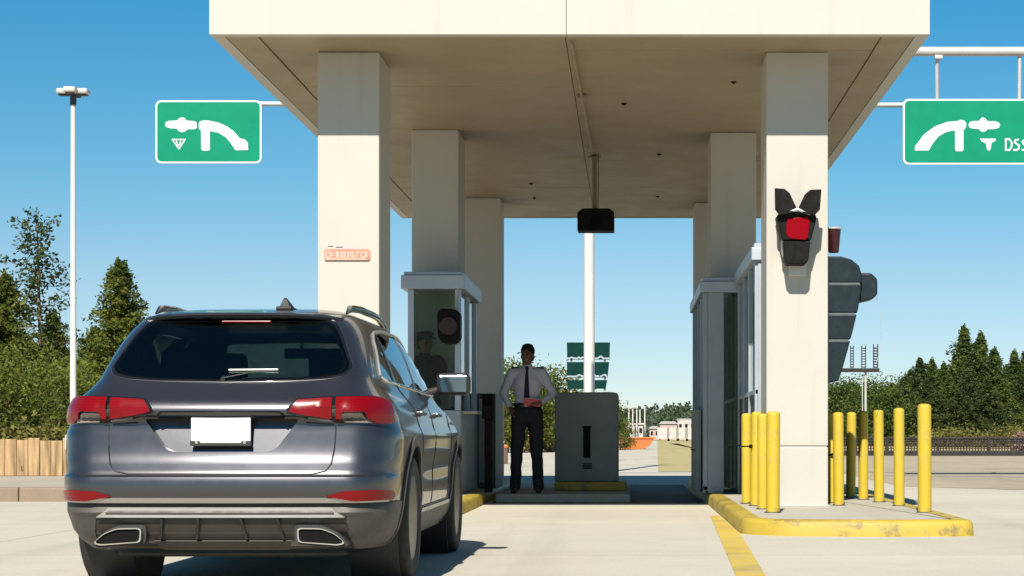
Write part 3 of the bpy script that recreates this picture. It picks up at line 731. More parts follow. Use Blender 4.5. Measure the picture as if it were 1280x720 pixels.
# dark green boards behind the kiosk
db = thing('route_board', 'stacked dark green boards on thin posts beyond the kiosk', 'road sign', (PX(734, 60), 60, 0))
def f60(px, py): return (PX(px, 60), PZ(py, 60))
for (a, b, c, d, e) in ((708.5, 762.5, 428, 449.5, 762), (708.5, 761.5, 452.5, 472, 759.5), (709, 759, 475, 486, 757)):
    mb = MB(); mb.xz([f60(a, c), f60(b, c), f60(e, d), f60(a+.5, d)], 60, 60.05); bd = mb.build('board', M['darkgreen'], db)
    if c < 470:
        pts = [(a+1+i*(e-a-2)/22., d-1.5-(2.5 if RNG.random() > .6 else 0)*RNG.random()) for i in range(23)]
        mb = MB(); strokes(mb, [pts], .05, 59.99, 59.98, f60); mb.build('lettering', M['booth'], bd)
mb = MB()
for px in (714, 756): mb.cyl((PX(px, 60), 60.09, -.02), (PX(px, 60), 60.09, PZ(430, 60)), .035)
mb.build('post', M['steel'], db, smooth=40)

# ------------------------------------------------------------------ fences
fn = thing('wooden_fence', 'low weathered wooden board fence along the sidewalk left of the car', 'fence', (-9.5, 30.2, .17))
k = 0; x = -22.0
while x < -4.6 and k < 98:
    w = .165+.02*RNG.random(); h = .755+.03*RNG.normal()*.5
    mb = MB(); mb.box(x, x+w, 30.12+.008*RNG.random(), 30.15, .175, h, .004); mb.build('board', M['wood'], fn); x += w+.007; k += 1
mb = MB(); mb.box(-22, x, 30.155, 30.2, .32, .40, .004); mb.box(-22, x, 30.155, 30.2, .60, .68, .004); mb.build('rail', M['wood'], fn)
for i in range(8):
    mb = MB(); mb.box(-22+i*2.4, -21.9+i*2.4, 30.205, 30.3, .165, .74, .005); mb.build('post', M['wood'], fn)
jb = thing('junction_box', 'small white box fixed to the fence top at the foot of the lamp post', 'junction box', (PX(87, 30), 30.0, .6))
mb = MB(); mb.box(PX(81.5, 30), PX(92, 30), 29.98, 30.11, PZ(562, 30), PZ(544, 30), .01); mb.build('box', M['signwhite'], jb)
mb = MB(); mb.box(PX(83, 30), PX(90, 30), 29.972, 29.979, PZ(559, 30), PZ(547, 30), .002); mb.build('lid', M['whitepole'], jb)

rl = thing('mesh_railing', 'long low dark mesh railing beyond the asphalt on the right', 'railing', (20, 74, 0))
a = Vector((6.4, 78, 0)); b = Vector((44, 72, 0)); d = b-a; L = d.length
mb = MB()
for z, r in ((.70, .065), (.60, .03), (.50, .02), (.40, .02), (.30, .02), (.14, .09)): mb.tube([a+Vector((0, 0, z)), b+Vector((0, 0, z))], r, 6)
mb.build('rail', M['fenceblack'], rl)
mb = MB(); n = 330
for i in range(n): p = a+d*i/n; mb.box(p.x-.022, p.x+.022, p.y-.012, p.y+.012, .14, .70)
mb.build('mesh_panel', M['fenceblack'], rl)
for i in range(20):
    p = a+d*i/19; mb = MB(); mb.box(p.x-.05, p.x+.05, p.y-.05, p.y+.05, -.02, .76, .01); mb.build('post', M['fenceblack'], rl)
mb = MB(); mb.box(0, L, -.12, .12, -.02, .13, .02, M=Matrix.Translation((a.x, a.y, 0)) @ Matrix.Rotation(math.atan2(d.y, d.x), 4, 'Z')); mb.build('base_kerb', M['fenceblack'], rl)

# distant billboard-like frame on the right
BY = 110
bl = thing('floodlight_frame', 'distant platform on a post with three lattice uprights above the trees', 'floodlight frame', (PX(1082, BY), BY, 0))
def fb(px, py): return (PX(px, BY), BY, PZ(py, BY))
mb = MB(); mb.box(fb(1052, 0)[0], fb(1098.5, 0)[0], BY-.3, BY+.3, fb(0, 465)[2], fb(0, 460.5)[2], .02); mb.build('platform', M['fenceblack'], bl)
for px, t, w in ((1065, 432, 1.6), (1079.5, 432, 2.4), (1094.5, 430, 2.6)):
    mb = MB()
    for s in (-1, 1): mb.cyl(fb(px+s*w, 460), fb(px+s*w, t), .03, n=6)
    for i in range(8): mb.cyl(fb(px-w, 459-i*3.4), fb(px+w, 459-i*3.4), .045 if px > 1090 else .028, n=6)
    mb.build('lattice_upright', M['fenceblack'], bl)
mb = MB(); mb.cyl(fb(1082, 545), fb(1082, 465), .07); mb.cyl(fb(1078, 545), fb(1078, 468), .03); mb.build('post', M['steel'], bl)

# ------------------------------------------------------------------ far middle: barriers, cabin, poles, vehicles, houses
Yb = 115
def fo(px, py, Y=Yb): return (PX(px, Y), PZ(py, Y))
ob = thing('orange_skip', 'orange skip with slanting end beside the concrete path beyond the kiosk', 'skip', (PX(795, Yb), Yb, 0))
mb = MB(); mb.xz([fo(772, 547), (PX(772, Yb), .0), (PX(803, Yb), .0), fo(812, 557), fo(818.5, 546.5)], Yb, Yb+2.2); mb.build('body', M['orange'], ob, bev=.03)
mb = MB(); mb.box(PX(771.5, Yb), PX(819, Yb), Yb-.06, Yb-.005, PZ(548.3, Yb), PZ(546.5, Yb), .01); mb.build('rim', M['orange'], ob)
sc_ = thing('site_cabin', 'small white site cabin with dark windows behind the orange skip', 'cabin', (PX(793, 120), 120, 0))
mb = MB(); mb.box(PX(782.5, 120), PX(804, 120), 120, 122, 0, PZ(531, 120), .03); mb.build('wall', M['whitevehicle'], sc_)
mb = MB(); mb.box(PX(781.5, 120), PX(805, 120), 119.9, 122.1, PZ(531, 120)+.002, PZ(529, 120), .02); mb.build('roof', M['whitevehicle'], sc_)
for a in (787, 793.5, 799):
    mb = MB(); mb.box(PX(a, 120), PX(a+3.6, 120), 119.96, 119.998, PZ(541, 120), PZ(535, 120)); mb.build('window', M['black'], sc_)
for i, (px, t) in enumerate(((786, 507), (791, 511), (796, 512), (800, 512), (806, 509))):
    Yp = 118+i*.8; mb = MB(); mb.cyl((PX(px, Yp), Yp, -.02), (PX(px, Yp), Yp, PZ(t, Yp)), .055, .035, 10); o = mb.build('slender_mast', M['whitepole'], None, smooth=40)
    tag(o, ['thickest white mast at the left side of the site cabin', 'thin mast second from left over the site cabin', 'thin mast over the middle of the site cabin', 'thin mast second from right over the site cabin', 'white mast at the right end of the site cabin'][i], 'mast', 'masts around the site cabin')
ow = thing('orange_barrier', 'orange brown barrier wall seen between the officer and the kiosk', 'barrier', (PX(672, 100), 100, 0))
mb = MB(); mb.box(PX(655, 100), PX(700, 100), 100, 100.5, -.02, PZ(541, 100), .03); mb.build('body', pm('orange_brown_wall', (.55, .26, .12), .7, var=.15), ow)
mb = MB(); mb.box(PX(655, 100)-.04, PX(700, 100)+.04, 99.96, 100.54, PZ(541, 100)+.002, PZ(539, 100), .02); mb.build('cap', M['whitevehicle'], ow)
dbn = thing('litter_bin', 'dark bin standing beyond the canopy left of the officer', 'bin', (PX(629, 55), 55, 0))
mb = MB(); mb.box(PX(625, 55), PX(634, 55), 55, 55.3, 0, PZ(560, 55), .02); mb.build('body', pm('brown_bin', (.10, .06, .045), .7), dbn)
mb = MB(); mb.box(PX(624.5, 55), PX(634.5, 55), 54.98, 55.32, PZ(560, 55)+.002, PZ(556, 55), .02); mb.build('lid', M['orange'], dbn)

def house(label, px0, px1, Y, ytop, mat, nwin, roof=True):
    x0, x1 = PX(px0, Y), PX(px1, Y); z1 = PZ(ytop, Y)
    h = thing('low_building', label, 'building', ((x0+x1)/2, Y, 0))
    mb = MB(); mb.box(x0, x1, Y, Y+8, -.03, z1, .02); mb.build('wall', mat, h)
    mb = MB()
    if roof: mb.prism([(x0-.25, z1), (x1+.25, z1), (x1-.4, z1+.55), (x0+.4, z1+.55)], lambda a, b: (a, Y-.3, b+.002), lambda a, b: (a, Y+8.3, b+.002))
    else: mb.box(x0-.1, x1+.1, Y-.1, Y+8.1, z1+.002, z1+.18)
    mb.build('roof', M['roofgrey'] if roof else M['whitevehicle'], h)
    w = (x1-x0)/nwin
    for i in range(nwin):
        mb = MB(); mb.box(x0+w*(i+.25), x0+w*(i+.7), Y-.05, Y-.005, z1*.42, z1*.78); mb.build('window', M['black'], h)
house('low pinkish building far beyond the grass, left one of the group', 825, 846, 400, 530, M['pinkwall'], 3)
house('long white flat roofed building far beyond the grass, tallest of the group', 847, 884, 404, 524.5, M['whitevehicle'], 5, False)
house('small pale building far behind the parked vans at the path end', 812, 824, 398, 536, M['pinkwall'], 2)
def van(x, Y, s=1.0):
    v = thing('parked_van', None, 'van', (x, Y, 0), group='white vans parked beyond the grass field')
    mb = MB(); mb.yz([(-.95, .35), (.95, .35), (.95, 1.9), (.85, 2.1), (-.85, 2.1), (-.95, 1.9)], x-2.4, x+1.1)
    for vv in mb.bm.verts: vv.co.y += Y
    mb.xz([(x+1.1, .35), (x+2.5, .35), (x+2.5, 1.05), (x+1.95, 1.25), (x+1.5, 1.95), (x+1.1, 2.0)], Y-.9, Y+.9)
    mb.build('body', M['whitevehicle'], v, bev=.04)
    mb = MB(); mb.xz([(x+1.2, 1.25), (x+1.9, 1.25), (x+1.5, 1.85), (x+1.2, 1.85)], Y-.93, Y-.905); mb.build('side_window', M['black'], v)
    for wx in (-1.5, 1.6):
        mb = MB(); mb.cyl((x+wx, Y-.98, .36), (x+wx, Y-.7, .36), .36, n=18); mb.build('wheel', M['leather'], v, smooth=40)
    return v
v0 = van(0, 0); v0.rotation_euler.z = PI/2; v0.location = (PX(829, 300), 300, 0); tag(v0, 'white van parked beyond the grass, leftmost of the row', 'van')
for px, l in ((840.5, 'white van parked beyond the grass, second from left in the row'), (852, 'white van parked beyond the grass, third from left in the row'), (863, 'white van parked beyond the grass, nearest the canopy column')):
    c = copy_tree(v0); c.location.x = PX(px, 300); c['label'] = l

# far hills and the wood on them
hb = bmesh.new(); NX, NY = 90, 14; grid = []
for j in range(NY):
    rowv = []
    for i in range(NX):
        X = -900+1800*i/(NX-1); Yh = 420+j*40
        h = 1.0+10.0*max(0,math.sin(PI*j/(NY-1)))**.7*(.75+.25*math.sin(X*.011+1)+.12*math.sin(X*.037))+.012*max(0, X)
        rowv.append(hb.verts.new((X, Yh, h-2.2)))
    grid.append(rowv)
for j in range(NY-1):
    for i in range(NX-1): hb.faces.new((grid[j][i], grid[j][i+1], grid[j+1][i+1], grid[j+1][i]))
me = bpy.data.meshes.new('hills'); hb.to_mesh(me); hb.free(); smooth_me(me, 80); o = link('hills', me, M['hill']); o['kind'] = 'structure'
P = []; S = []
for k in range(2600):
    X = RNG.uniform(-240, 330); Yh = RNG.uniform(425, 600); t = (Yh-420)/520
    z = 1.0+10.0*math.sin(PI*t)**.7*(.75+.25*math.sin(X*.011+1)+.12*math.sin(X*.037))+.012*max(0, X)-2.2
    H = RNG.uniform(1.6, 3.0); n = 34; tt = RNG.random(n); r = (1-tt)*1.6+.15
    a = RNG.random(n)*2*PI
    P.append(np.stack([X+np.cos(a)*r, Yh+np.sin(a)*r, z+tt*H], 1)); S.append(.35+.4*RNG.random(n))
M['farwood'] = mat_leaf('far_wood', (.045, .065, .035), (.060, .085, .042), (.085, .11, .055), .2, scale=.05)
o = link('far_wood', quads_mesh('far_wood', np.concatenate(P), np.concatenate(S), M['farwood']), None); o['kind'] = 'stuff'; tag(o, 'distant dark green wood covering the low hills', 'wood')

# ------------------------------------------------------------------ trees
def put(proto, px, Y, s, rz, label, used, group=None, z=-.03):
    if not used[0]: o = proto; used[0] = True
    else: o = copy_tree(proto)
    o.location = (PX(px, Y), Y, z); o.rotation_euler = (0, 0, rz); o.scale = (s[0], s[0], s[1]) if isinstance(s, tuple) else (s, s, s)
    o['label'] = label
    if group: o['group'] = group
    return o
GL = 'trees behind the fence on the left'; GR = 'conifers along the right horizon'; GU = 'shrubs behind the fence on the left'
conifer('pine_tree', 'tall sparse pine with bare visible trunk left of the lamp post', 'tree', GL, 9.6, 2.4, 46, .105, 15, M['pine'], droop=.0, sparse=.18, base=.34, irregular=.45, trunk_r=.16, power=.45).location = (PX(46, 75), 75, -.03)
t = conifer('fir_tree', 'dense green fir between the lamp post and the car roof', 'tree', GL, 7.6, 2.25, 120, .085, 62, M['shrub'], droop=.08, base=.06, irregular=.34, power=.72); t.location = (PX(150, 75), 75, -.03)
fu = [True]
put(t, 6, 72, (1.0, .90), 2.0, 'dense fir cut by the left edge of the photo', fu, GL)
put(t, 66, 82, (.8, .80), 4.0, 'lower fir just behind the lamp post, right of the sparse pine', fu, GL)
put(t, 118, 84, (.9, .72), 1.0, 'low fir half hidden behind the dense fir, just right of the lamp post', fu, GL)
put(t, 205, 84, (1.0, .62), 3.0, 'low fir mostly hidden behind the car rear window, left part', fu, GL)
put(t, -40, 76, (1.1, 1.05), .5, 'tall fir just outside the left edge of the photo', fu, GL)
s0 = bushy('leafy_shrub', 'x', 'shrub', GU, 3.6, 2.0, 105, 60, .085, M['shrub'])
su = [False]
spots = [(-12, 50, .72, 'leafy shrub at the far left edge behind the fence'), (28, 51, .62, 'leafy shrub behind the fence below the sparse pine'), (62, 53, .74, 'leafy shrub behind the fence left of the lamp post'),
         (100, 56, .66, 'leafy shrub behind the fence right of the lamp post'), (138, 58, .70, 'leafy shrub just left of the car rear window'), (178, 60, .75, 'leafy shrub hidden largely behind the car'),
         (10, 60, .95, 'tall shrub behind the others at the left edge'), (82, 64, .9, 'tall shrub right behind the lamp post')]
for i, (px, Y, s, l) in enumerate(spots): put(s0, px, Y, s, i*1.3, l, su, GU)
g0 = bushy('low_shrub', 'x', 'shrub', GU, .9, .8, 60, 40, .05, M['yellowshrub'])
gu = [False]
for i, (px, l) in enumerate(((2, 'low yellowish shrub over the fence top at the left edge'), (22, 'low yellowish shrub hanging over the fence below the sparse pine'), (50, 'low yellowish shrub over the fence left of the lamp post'), (72, 'low yellowish shrub over the fence touching the lamp post'))):
    put(g0, px, 31.2, 1.0+.1*math.sin(i*3), i*1.1, l, gu, GU)
# behind the officer
GC = 'trees beyond the canopy behind the officer'
cu = [True]
for i, (px, Y, s, l) in enumerate(((634, 92, 1.05, 'greyish shrub seen left of the officer'), (662, 100, .9, 'shrub directly behind the officer'), (689, 95, 1.0, 'sunlit shrub between the officer and the kiosk'), (712, 104, .80, 'shrub below the dark green boards'), (752, 108, .72, 'shrub behind the right end of the dark green boards'), (776, 112, .42, 'small shrub right of the kiosk beside the orange skip'))):
    put(s0, px, Y, (s*1.1, s*1.12), i*1.7, l, cu, GC)
# right horizon
r0 = conifer('fir_tree', 'x', 'tree', GR, 9.2, 2.9, 170, .13, 30, M['fir'], droop=.10, base=.03, irregular=.38, power=.95)
r1 = conifer('fir_tree', 'x', 'tree', GR, 9.2, 3.1, 150, .13, 32, M['pine'], droop=.05, base=.03, irregular=.42, power=.8)
u0 = [False]; u1 = [False]
peaks = [(1205, 410, 0), (1226, 418, 0), (1243, 436, 0), (1268, 440, 0), (1284, 438, 1), (1150, 449, 1), (1165, 450, 0), (1186, 462, 1), (1180, 455, 0), (1258, 458, 1), (1138, 463, 1), (1216, 440, 1), (1300, 430, 0), (1320, 436, 1), (1236, 455, 1), (1196, 446, 1), (1128, 474, 1), (1115, 480, 1), (1174, 468, 0), (1133, 484, 1), (1158, 474, 1), (1187, 470, 0), (1212, 468, 1), (1234, 474, 1), (1256, 476, 0), (1277, 468, 1), (1146, 492, 0), (1172, 494, 1), (1199, 490, 1), (1224, 495, 0), (1247, 492, 1), (1268, 496, 1), (1120, 494, 1)]
for i, (px, py, kd) in enumerate(peaks):
    Y = (150+6*math.sin(i*2.1)) if i < 19 else (136+3*math.sin(i*1.3)); H = PZ(py, Y)
    ordn = 'first second third fourth fifth sixth seventh eighth ninth tenth eleventh twelfth thirteenth fourteenth fifteenth sixteenth seventeenth eighteenth nineteenth'.split()
    back = sorted(p[0] for p in peaks[:19]); front = sorted(p[0] for p in peaks[19:])
    l = {0: 'tallest pointed fir on the right horizon', 1: 'second tallest fir just right of the tallest one'}.get(i)
    if l is None: l = ('tall fir of the back row on the right horizon, %s from the left' % ordn[back.index(px)]) if i < 19 else ('low fir in the front row on the right horizon, %s from the left' % ordn[front.index(px)])
    w = (H/9.2)*(1.25 if kd else 1.15)
    put(r1 if kd else r0, px, Y, (max(.72, w), H/9.2*1.0), i*1.9, l, u1 if kd else u0, GR)
GB = 'bushy trees forming the hedge at the right horizon'
b1 = bushy('leafy_tree', 'x', 'tree', GB, 4.6, 3.0, 130, 90, .105, mat_leaf('hedge_leaves', (.036, .070, .014), (.078, .115, .022), (.145, .175, .036), .35))
bu = [False]
for i, px in enumerate(range(1022, 1345, 26)):
    Y = (138 if px < 1110 else 168)+5*math.sin(i*1.7); top = 482 + (8 if px > 1180 else 0)*math.sin(i) + 4*math.sin(i*2.3)
    put(b1, px, Y, (1.05, PZ(top, Y)/4.6), i*1.3, 'bushy tree of the right hedge, number %s from the column' % 'one two three four five six seven eight nine ten eleven twelve thirteen'.split()[i], bu, GB)
y1 = bushy('low_shrub', 'x', 'shrub', 'dry shrubs in front of the right hedge', 1.1, 2.0, 60, 36, .10, M['yellowshrub'])
yu = [False]
for i, px in enumerate((1172, 1196, 1222, 1247, 1268)):
    put(y1, px, 125, (1.0, .8+.25*math.sin(i*2)), i*1.3, 'low dry yellow shrub before the right hedge, %s from the left' % 'first second third fourth fifth'.split()[i], yu)
rb = bushy('low_shrub', 'reddish brown low shrub at the right photo edge behind the railing', 'shrub', None, 1.0, .45, 60, 40, .07, pm('reddish_shrub', (.22, .14, .10), .8, var=.3)); rb.location = (PX(1277, 84), 84, -.03)
# verge behind the railing
mb = MB(); vs = [mb.bm.verts.new(p) for p in ((4, 100.1, .002), (90, 100.1, .002), (110, 200, .25), (4, 200, .25))]; mb.bm.faces.new(vs); o = mb.build('verge', M['grass']); o['kind'] = 'structure'

# ------------------------------------------------------------------ the car: every panel is a patch of one body surface
def pchip(tab):
    z = np.array([t[0] for t in tab]); v = np.array([t[1] for t in tab], float)
    h = np.diff(z); d = np.diff(v)/h; m = np.zeros(len(z)); m[0] = d[0]; m[-1] = d[-1]
    for i in range(1, len(z)-1):
        if d[i-1]*d[i] > 0:
            w1 = 2*h[i]+h[i-1]; w2 = h[i]+2*h[i-1]; m[i] = (w1+w2)/(w1/d[i-1]+w2/d[i])
    def f(x):
        x = min(max(x, z[0]), z[-1]); i = min(max(int(np.searchsorted(z, x))-1, 0), len(z)-2)
        t = (x-z[i])/h[i]; t2 = t*t; t3 = t2*t
        return (2*t3-3*t2+1)*v[i]+(t3-2*t2+t)*h[i]*m[i]+(-2*t3+3*t2)*v[i+1]+(t3-t2)*h[i]*m[i+1]
    return f
HW = pchip([(.19, .76), (.24, .82), (.32, .868), (.45, .893), (.60, .905), (.72, .915), (.80, .917), (.86, .898), (.915, .886), (.95, .874), (.98, .858), (1.01, .838), (1.05, .812), (1.12, .785), (1.22, .745), (1.32, .692), (1.38, .645), (1.42, .595), (1.45, .52), (1.472, .42), (1.49, .26), (1.50, .08)])
YR = pchip([(.19, .32), (.23, .20), (.28, .12), (.34, .075), (.388, .062), (.395, .040), (.425, .034), (.432, .055), (.462, .050), (.468, .020), (.49, .006), (.52, .0), (.57, .002), (.592, .008), (.603, .034), (.62, .042), (.655, .049), (.672, .054), (.70, .064), (.80, .084), (.87, .094), (.895, .086), (.905, .060), (.925, .050), (.955, .060), (.985, .084), (1.0, .108), (1.03, .150), (1.06, .192), (1.085, .225), (1.12, .262), (1.20, .352), (1.30, .475), (1.38, .580), (1.405, .625), (1.43, .72), (1.455, .92), (1.475, 1.15), (1.49, 1.4), (1.50, 1.65)])
YF = pchip([(.19, 4.22), (.3, 4.40), (.45, 4.48), (.6, 4.48), (.75, 4.42), (.84, 4.28), (.90, 4.02), (.945, 3.72), (.975, 3.45), (.995, 3.30), (1.02, 3.22), (1.1, 3.05), (1.2, 2.83), (1.3, 2.60), (1.38, 2.39), (1.42, 2.24), (1.45, 2.08), (1.472, 1.95), (1.49, 1.82), (1.50, 1.72)])
def corner(z, rear):
    t = min(1, max(0, (z-.95)/.12)); k = min(1., HW(z)/.6)
    if rear: return ((.235*(1-t)+.17*t)*k, (.40*(1-t)+.30*t)*k)
    return ((.42*(1-t)+.20*t)*k, (.55*(1-t)+.28*t)*k)
def wrap(u, z, inset=0.0):
    """u runs in metres from the rear centre line round the right side to the front"""
    sg_ = 1 if u >= 0 else -1; u = abs(u)
    hw = HW(z)-inset; yr = YR(z)+inset; yf = YF(z)-inset
    rx, ry = corner(z, True); fx, fy = corner(z, False)
    rx = min(rx, hw*.6); fx = min(fx, hw*.6)
    a = hw-rx; L = 1.25*(rx+ry)/2*1.25; c = yf-fy-(yr+ry); La = 1.25*(fx+fy)/2*1.25; e = hw-fx
    if u <= a: x, y = u, yr
    elif u <= a+L:
        t = (u-a)/L*PI/2; n_ = .88
        x = a+rx*math.sin(t)**n_; y = yr+ry*(1-math.cos(t)**n_ if math.cos(t) > 0 else 1)
    elif u <= a+L+c: x, y = hw, yr+ry+(u-a-L)
    elif u <= a+L+c+La:
        t = (u-a-L-c)/La*PI/2; x = hw-fx*(1-math.cos(t)); y = yf-fy+fy*math.sin(t)
    else: x, y = max(0, e-(u-a-L-c-La)), yf
    # bow of the rear face, gentle barrel of the flanks, narrower greenhouse at the back
    y += .055*(x/.9)**2 if y < 2 else -.10*(x/.9)**2*min(1, max(0, (y-2)/1.5))
    s = 1-.018*((y-2.2)/2.2)**2
    if z > .98 and y < 2.2: s -= .085*min(1, (z-.98)/.12)*((2.2-y)/2.2)**2
    # a soft character line along the flank
    if z < .97 and .5 < y < 4.0: s -= .012*math.exp(-((z-.62)/.09)**2)*math.sin(PI*(y-.5)/3.5)
    return Vector((sg_*x*s, y, z))
def ulen(z):
    hw = HW(z); rx, ry = corner(z, True); fx, fy = corner(z, False); rx = min(rx, hw*.6); fx = min(fx, hw*.6)
    return (hw-rx), 1.25*(rx+ry)/2*1.25, (YF(z)-fy-YR(z)-ry), 1.25*(fx+fy)/2*1.25, hw-fx
def nrm(fn, a, b, e=.006):
    n = (fn(a+e, b)-fn(a-e, b)).cross(fn(a, b+e)-fn(a, b-e))
    return n.normalized() if n.length > 1e-9 else Vector((0, -1, 0))
_tabs = {}
def rear(x, z):
    k = round(z, 3)
    if k not in _tabs:
        us = np.linspace(0, sum(ulen(z)[:2]), 60); p = [wrap(u, z) for u in us]
        _tabs[k] = (np.array([q.x for q in p]), us)
    xs, us = _tabs[k]; u = float(np.interp(abs(x), xs, us))
    return wrap(u if x >= 0 else -u, z)
_ts = {}
def side(y, z, sg_=1):
    k = round(z, 3)
    if k not in _ts:
        us = np.linspace(0, sum(ulen(z)[:4]), 200); p = [wrap(u, z) for u in us]
        _ts[k] = (np.array([q.y for q in p]), us)
    ys, us = _ts[k]; i = int(np.argmin(ys)); u = float(np.interp(y, ys[i:], us[i:]))
    return wrap(sg_*u, z)
def patch(poly, fn, off, th, res=.05, flip=None):
    """a piece of the body surface inside a 2-D outline, raised by off and th thick"""
    bm = bmesh.new(); vs = [bm.verts.new((a, b, 0)) for a, b in poly]; bm.faces.new(vs)
    bmesh.ops.triangulate(bm, faces=bm.faces[:]) if False else None
    for ax in (0, 1):
        lo = min(p[ax] for p in poly); hi = max(p[ax] for p in poly); n = int((hi-lo)/res)
        for i in range(1, n+1):
            c = Vector((0, 0, 0)); c[ax] = lo+(hi-lo)*i/(n+1); d = Vector((0, 0, 0)); d[ax] = 1
            bmesh.ops.bisect_plane(bm, geom=bm.verts[:]+bm.edges[:]+bm.faces[:], plane_co=c, plane_no=d)
    data = {}
    for v in bm.verts:
        p = fn(v.co.x, v.co.y); n = nrm(fn, v.co.x, v.co.y)
        c = Vector((0, 2.2, .7)); 
        if n.dot(p-c) < 0: n = -n
        data[v.index if False else v] = (p, n)
    faces = [[v for v in f.verts] for f in bm.faces]; bnd = [e for e in bm.edges if len(e.link_faces) == 1]; bnd = [(e.verts[0], e.verts[1]) for e in bnd]
    out = bmesh.new(); top = {}; bot = {}
    for v, (p, n) in data.items():
        top[v] = out.verts.new(p+n*(off+th)); bot[v] = out.verts.new(p+n*off)
    for f in faces:
        try: out.faces.new([top[v] for v in f]); out.faces.new([bot[v] for v in reversed(f)])
        except ValueError: pass
    for a, b in bnd: out.faces.new((top[a], top[b], bot[b], bot[a]))
    bm.free(); bmesh.ops.recalc_face_normals(out, faces=out.faces)
    me = bpy.data.meshes.new('patch'); out.to_mesh(me); out.free(); smooth_me(me, 38)
    return me
def path_tube(pts, fn, off, r, n=6, closed=False, step=.04):
    P = []; m = len(pts); rng = range(m if closed else m-1)
    for i in rng:
        a = pts[i]; b = pts[(i+1) % m]; k = max(1, int(math.dist(a, b)/step))
        for j in range(k):
            t = j/k; q = (a[0]+(b[0]-a[0])*t, a[1]+(b[1]-a[1])*t); P.append((q, fn(*q)))
    if not closed: P.append((pts[-1], fn(*pts[-1])))
    out = []
    for q, p in P:
        nn = nrm(fn, *q); c = Vector((0, 2.2, .7))
        if nn.dot(p-c) < 0: nn = -nn
        out.append(p+nn*off)
    mb = MB(); mb.tube(out, r, n, closed=closed); return mb.mesh(60)
def round_poly(pts, r, n=4):
    out = []; m = len(pts)
    for i in range(m):
        p = Vector(pts[i]); a = Vector(pts[i-1]); b = Vector(pts[(i+1) % m])
        ra = min(r, (a-p).length*.45); rb = min(r, (b-p).length*.45)
        s0 = p+(a-p).normalized()*ra; s1 = p+(b-p).normalized()*rb
        for k in range(n+1):
            t = k/n; out.append(tuple((1-t)**2*s0+2*t*(1-t)*p+t*t*s1))
    return out
mir = lambda pts: [(-x, z) for x, z in pts]
def sym(half):
    """half outline from the top centre to the bottom centre -> the whole closed outline"""
    return half + [(-x, z) for x, z in reversed(half) if x > 1e-6]

M['paint'] = None
def mat_carpaint():
    m, nt, b = newmat('metallic_grey_paint')
    b.inputs['Base Color'].default_value = (.115, .118, .135, 1); b.inputs['Metallic'].default_value = .75
    fl = noise(nt, 900, 2, .5)
    nt.links.new(ramp(nt, fl, [(.35, (.046, .046, .052)), (.65, (.080, .079, .088))]), b.inputs['Base Color'])
    nt.links.new(ramp(nt, noise(nt, 7, 5), [(.3, .30), (.7, .36)]), b.inputs['Roughness'])
    b.inputs['Coat Weight'].default_value = .7; b.inputs['Coat Roughness'].default_value = .05
    return m
M['paint'] = mat_carpaint()
M['plastic'] = pm('grey_bumper_plastic', (.062, .056, .049), .55, var=.12, scale=8, bmp=.0006, bscale=400)
M['trimblack'] = pm('gloss_black_trim', (.008, .008, .009), .18, var=.1, coat=.5)
M['mattblack'] = pm('matt_black_plastic', (.016, .016, .016), .6, var=.2)
M['chrome'] = pm('bright_chrome', (.75, .74, .72), .12, 1.0, var=.05)
M['browntrim'] = pm('dark_brown_plastic', (.030, .025, .019), .6, var=.2)
M['mirror'] = pm('dim_mirror', (.20, .22, .23), .06, 1.0, var=.05)
M['satin'] = pm('satin_silver_trim', (.42, .41, .38), .35, .6, var=.06)
M['rubber'] = pm('tyre_rubber', (.018, .017, .016), .78, var=.3, scale=12, bmp=.001, bscale=200)
M['alloy'] = pm('dark_alloy', (.07, .07, .072), .35, .6, var=.1)
M['carglass'] = mat_glass('tinted_car_glass', (.46, .52, .48), .01, .0, .28)
M['sideglass'] = mat_glass('side_car_glass', (.30, .34, .34), .01, .10)
M['windscreen'] = mat_glass('clear_windscreen', (.86, .93, .89), .01, .0)
M['seat'] = pm('dark_seat_cloth', (.02, .02, .022), .8, var=.2, scale=10)
M['plate'] = pm('white_plate', (.60, .60, .60), .35, var=.03)
def mat_lens(name, c, dark):
    m, nt, b = newmat(name)
    wv = nt.nodes.new('ShaderNodeTexWave'); wv.inputs['Scale'].default_value = 22; wv.inputs['Distortion'].default_value = 1.5
    tc = nt.nodes.new('ShaderNodeTexCoord'); nt.links.new(tc.outputs['Object'], wv.inputs['Vector']); wv.bands_direction = 'Z'
    nt.links.new(mixc(nt, .7, ramp(nt, wv.outputs['Fac'], [(.2, dark), (.8, c)]), c), b.inputs['Base Color'])
    b.inputs['Roughness'].default_value = .22; b.inputs['Specular IOR Level'].default_value = .25; b.inputs['Coat Weight'].default_value = .15; b.inputs['Coat Roughness'].default_value = .03
    return m
M['tail'] = mat_lens('tail_lamp_red', (.17, .001, .003), (.08, .0, .002))
M['clearlens'] = mat_lens('clear_lamp_lens', (.26, .23, .21), (.08, .07, .07))

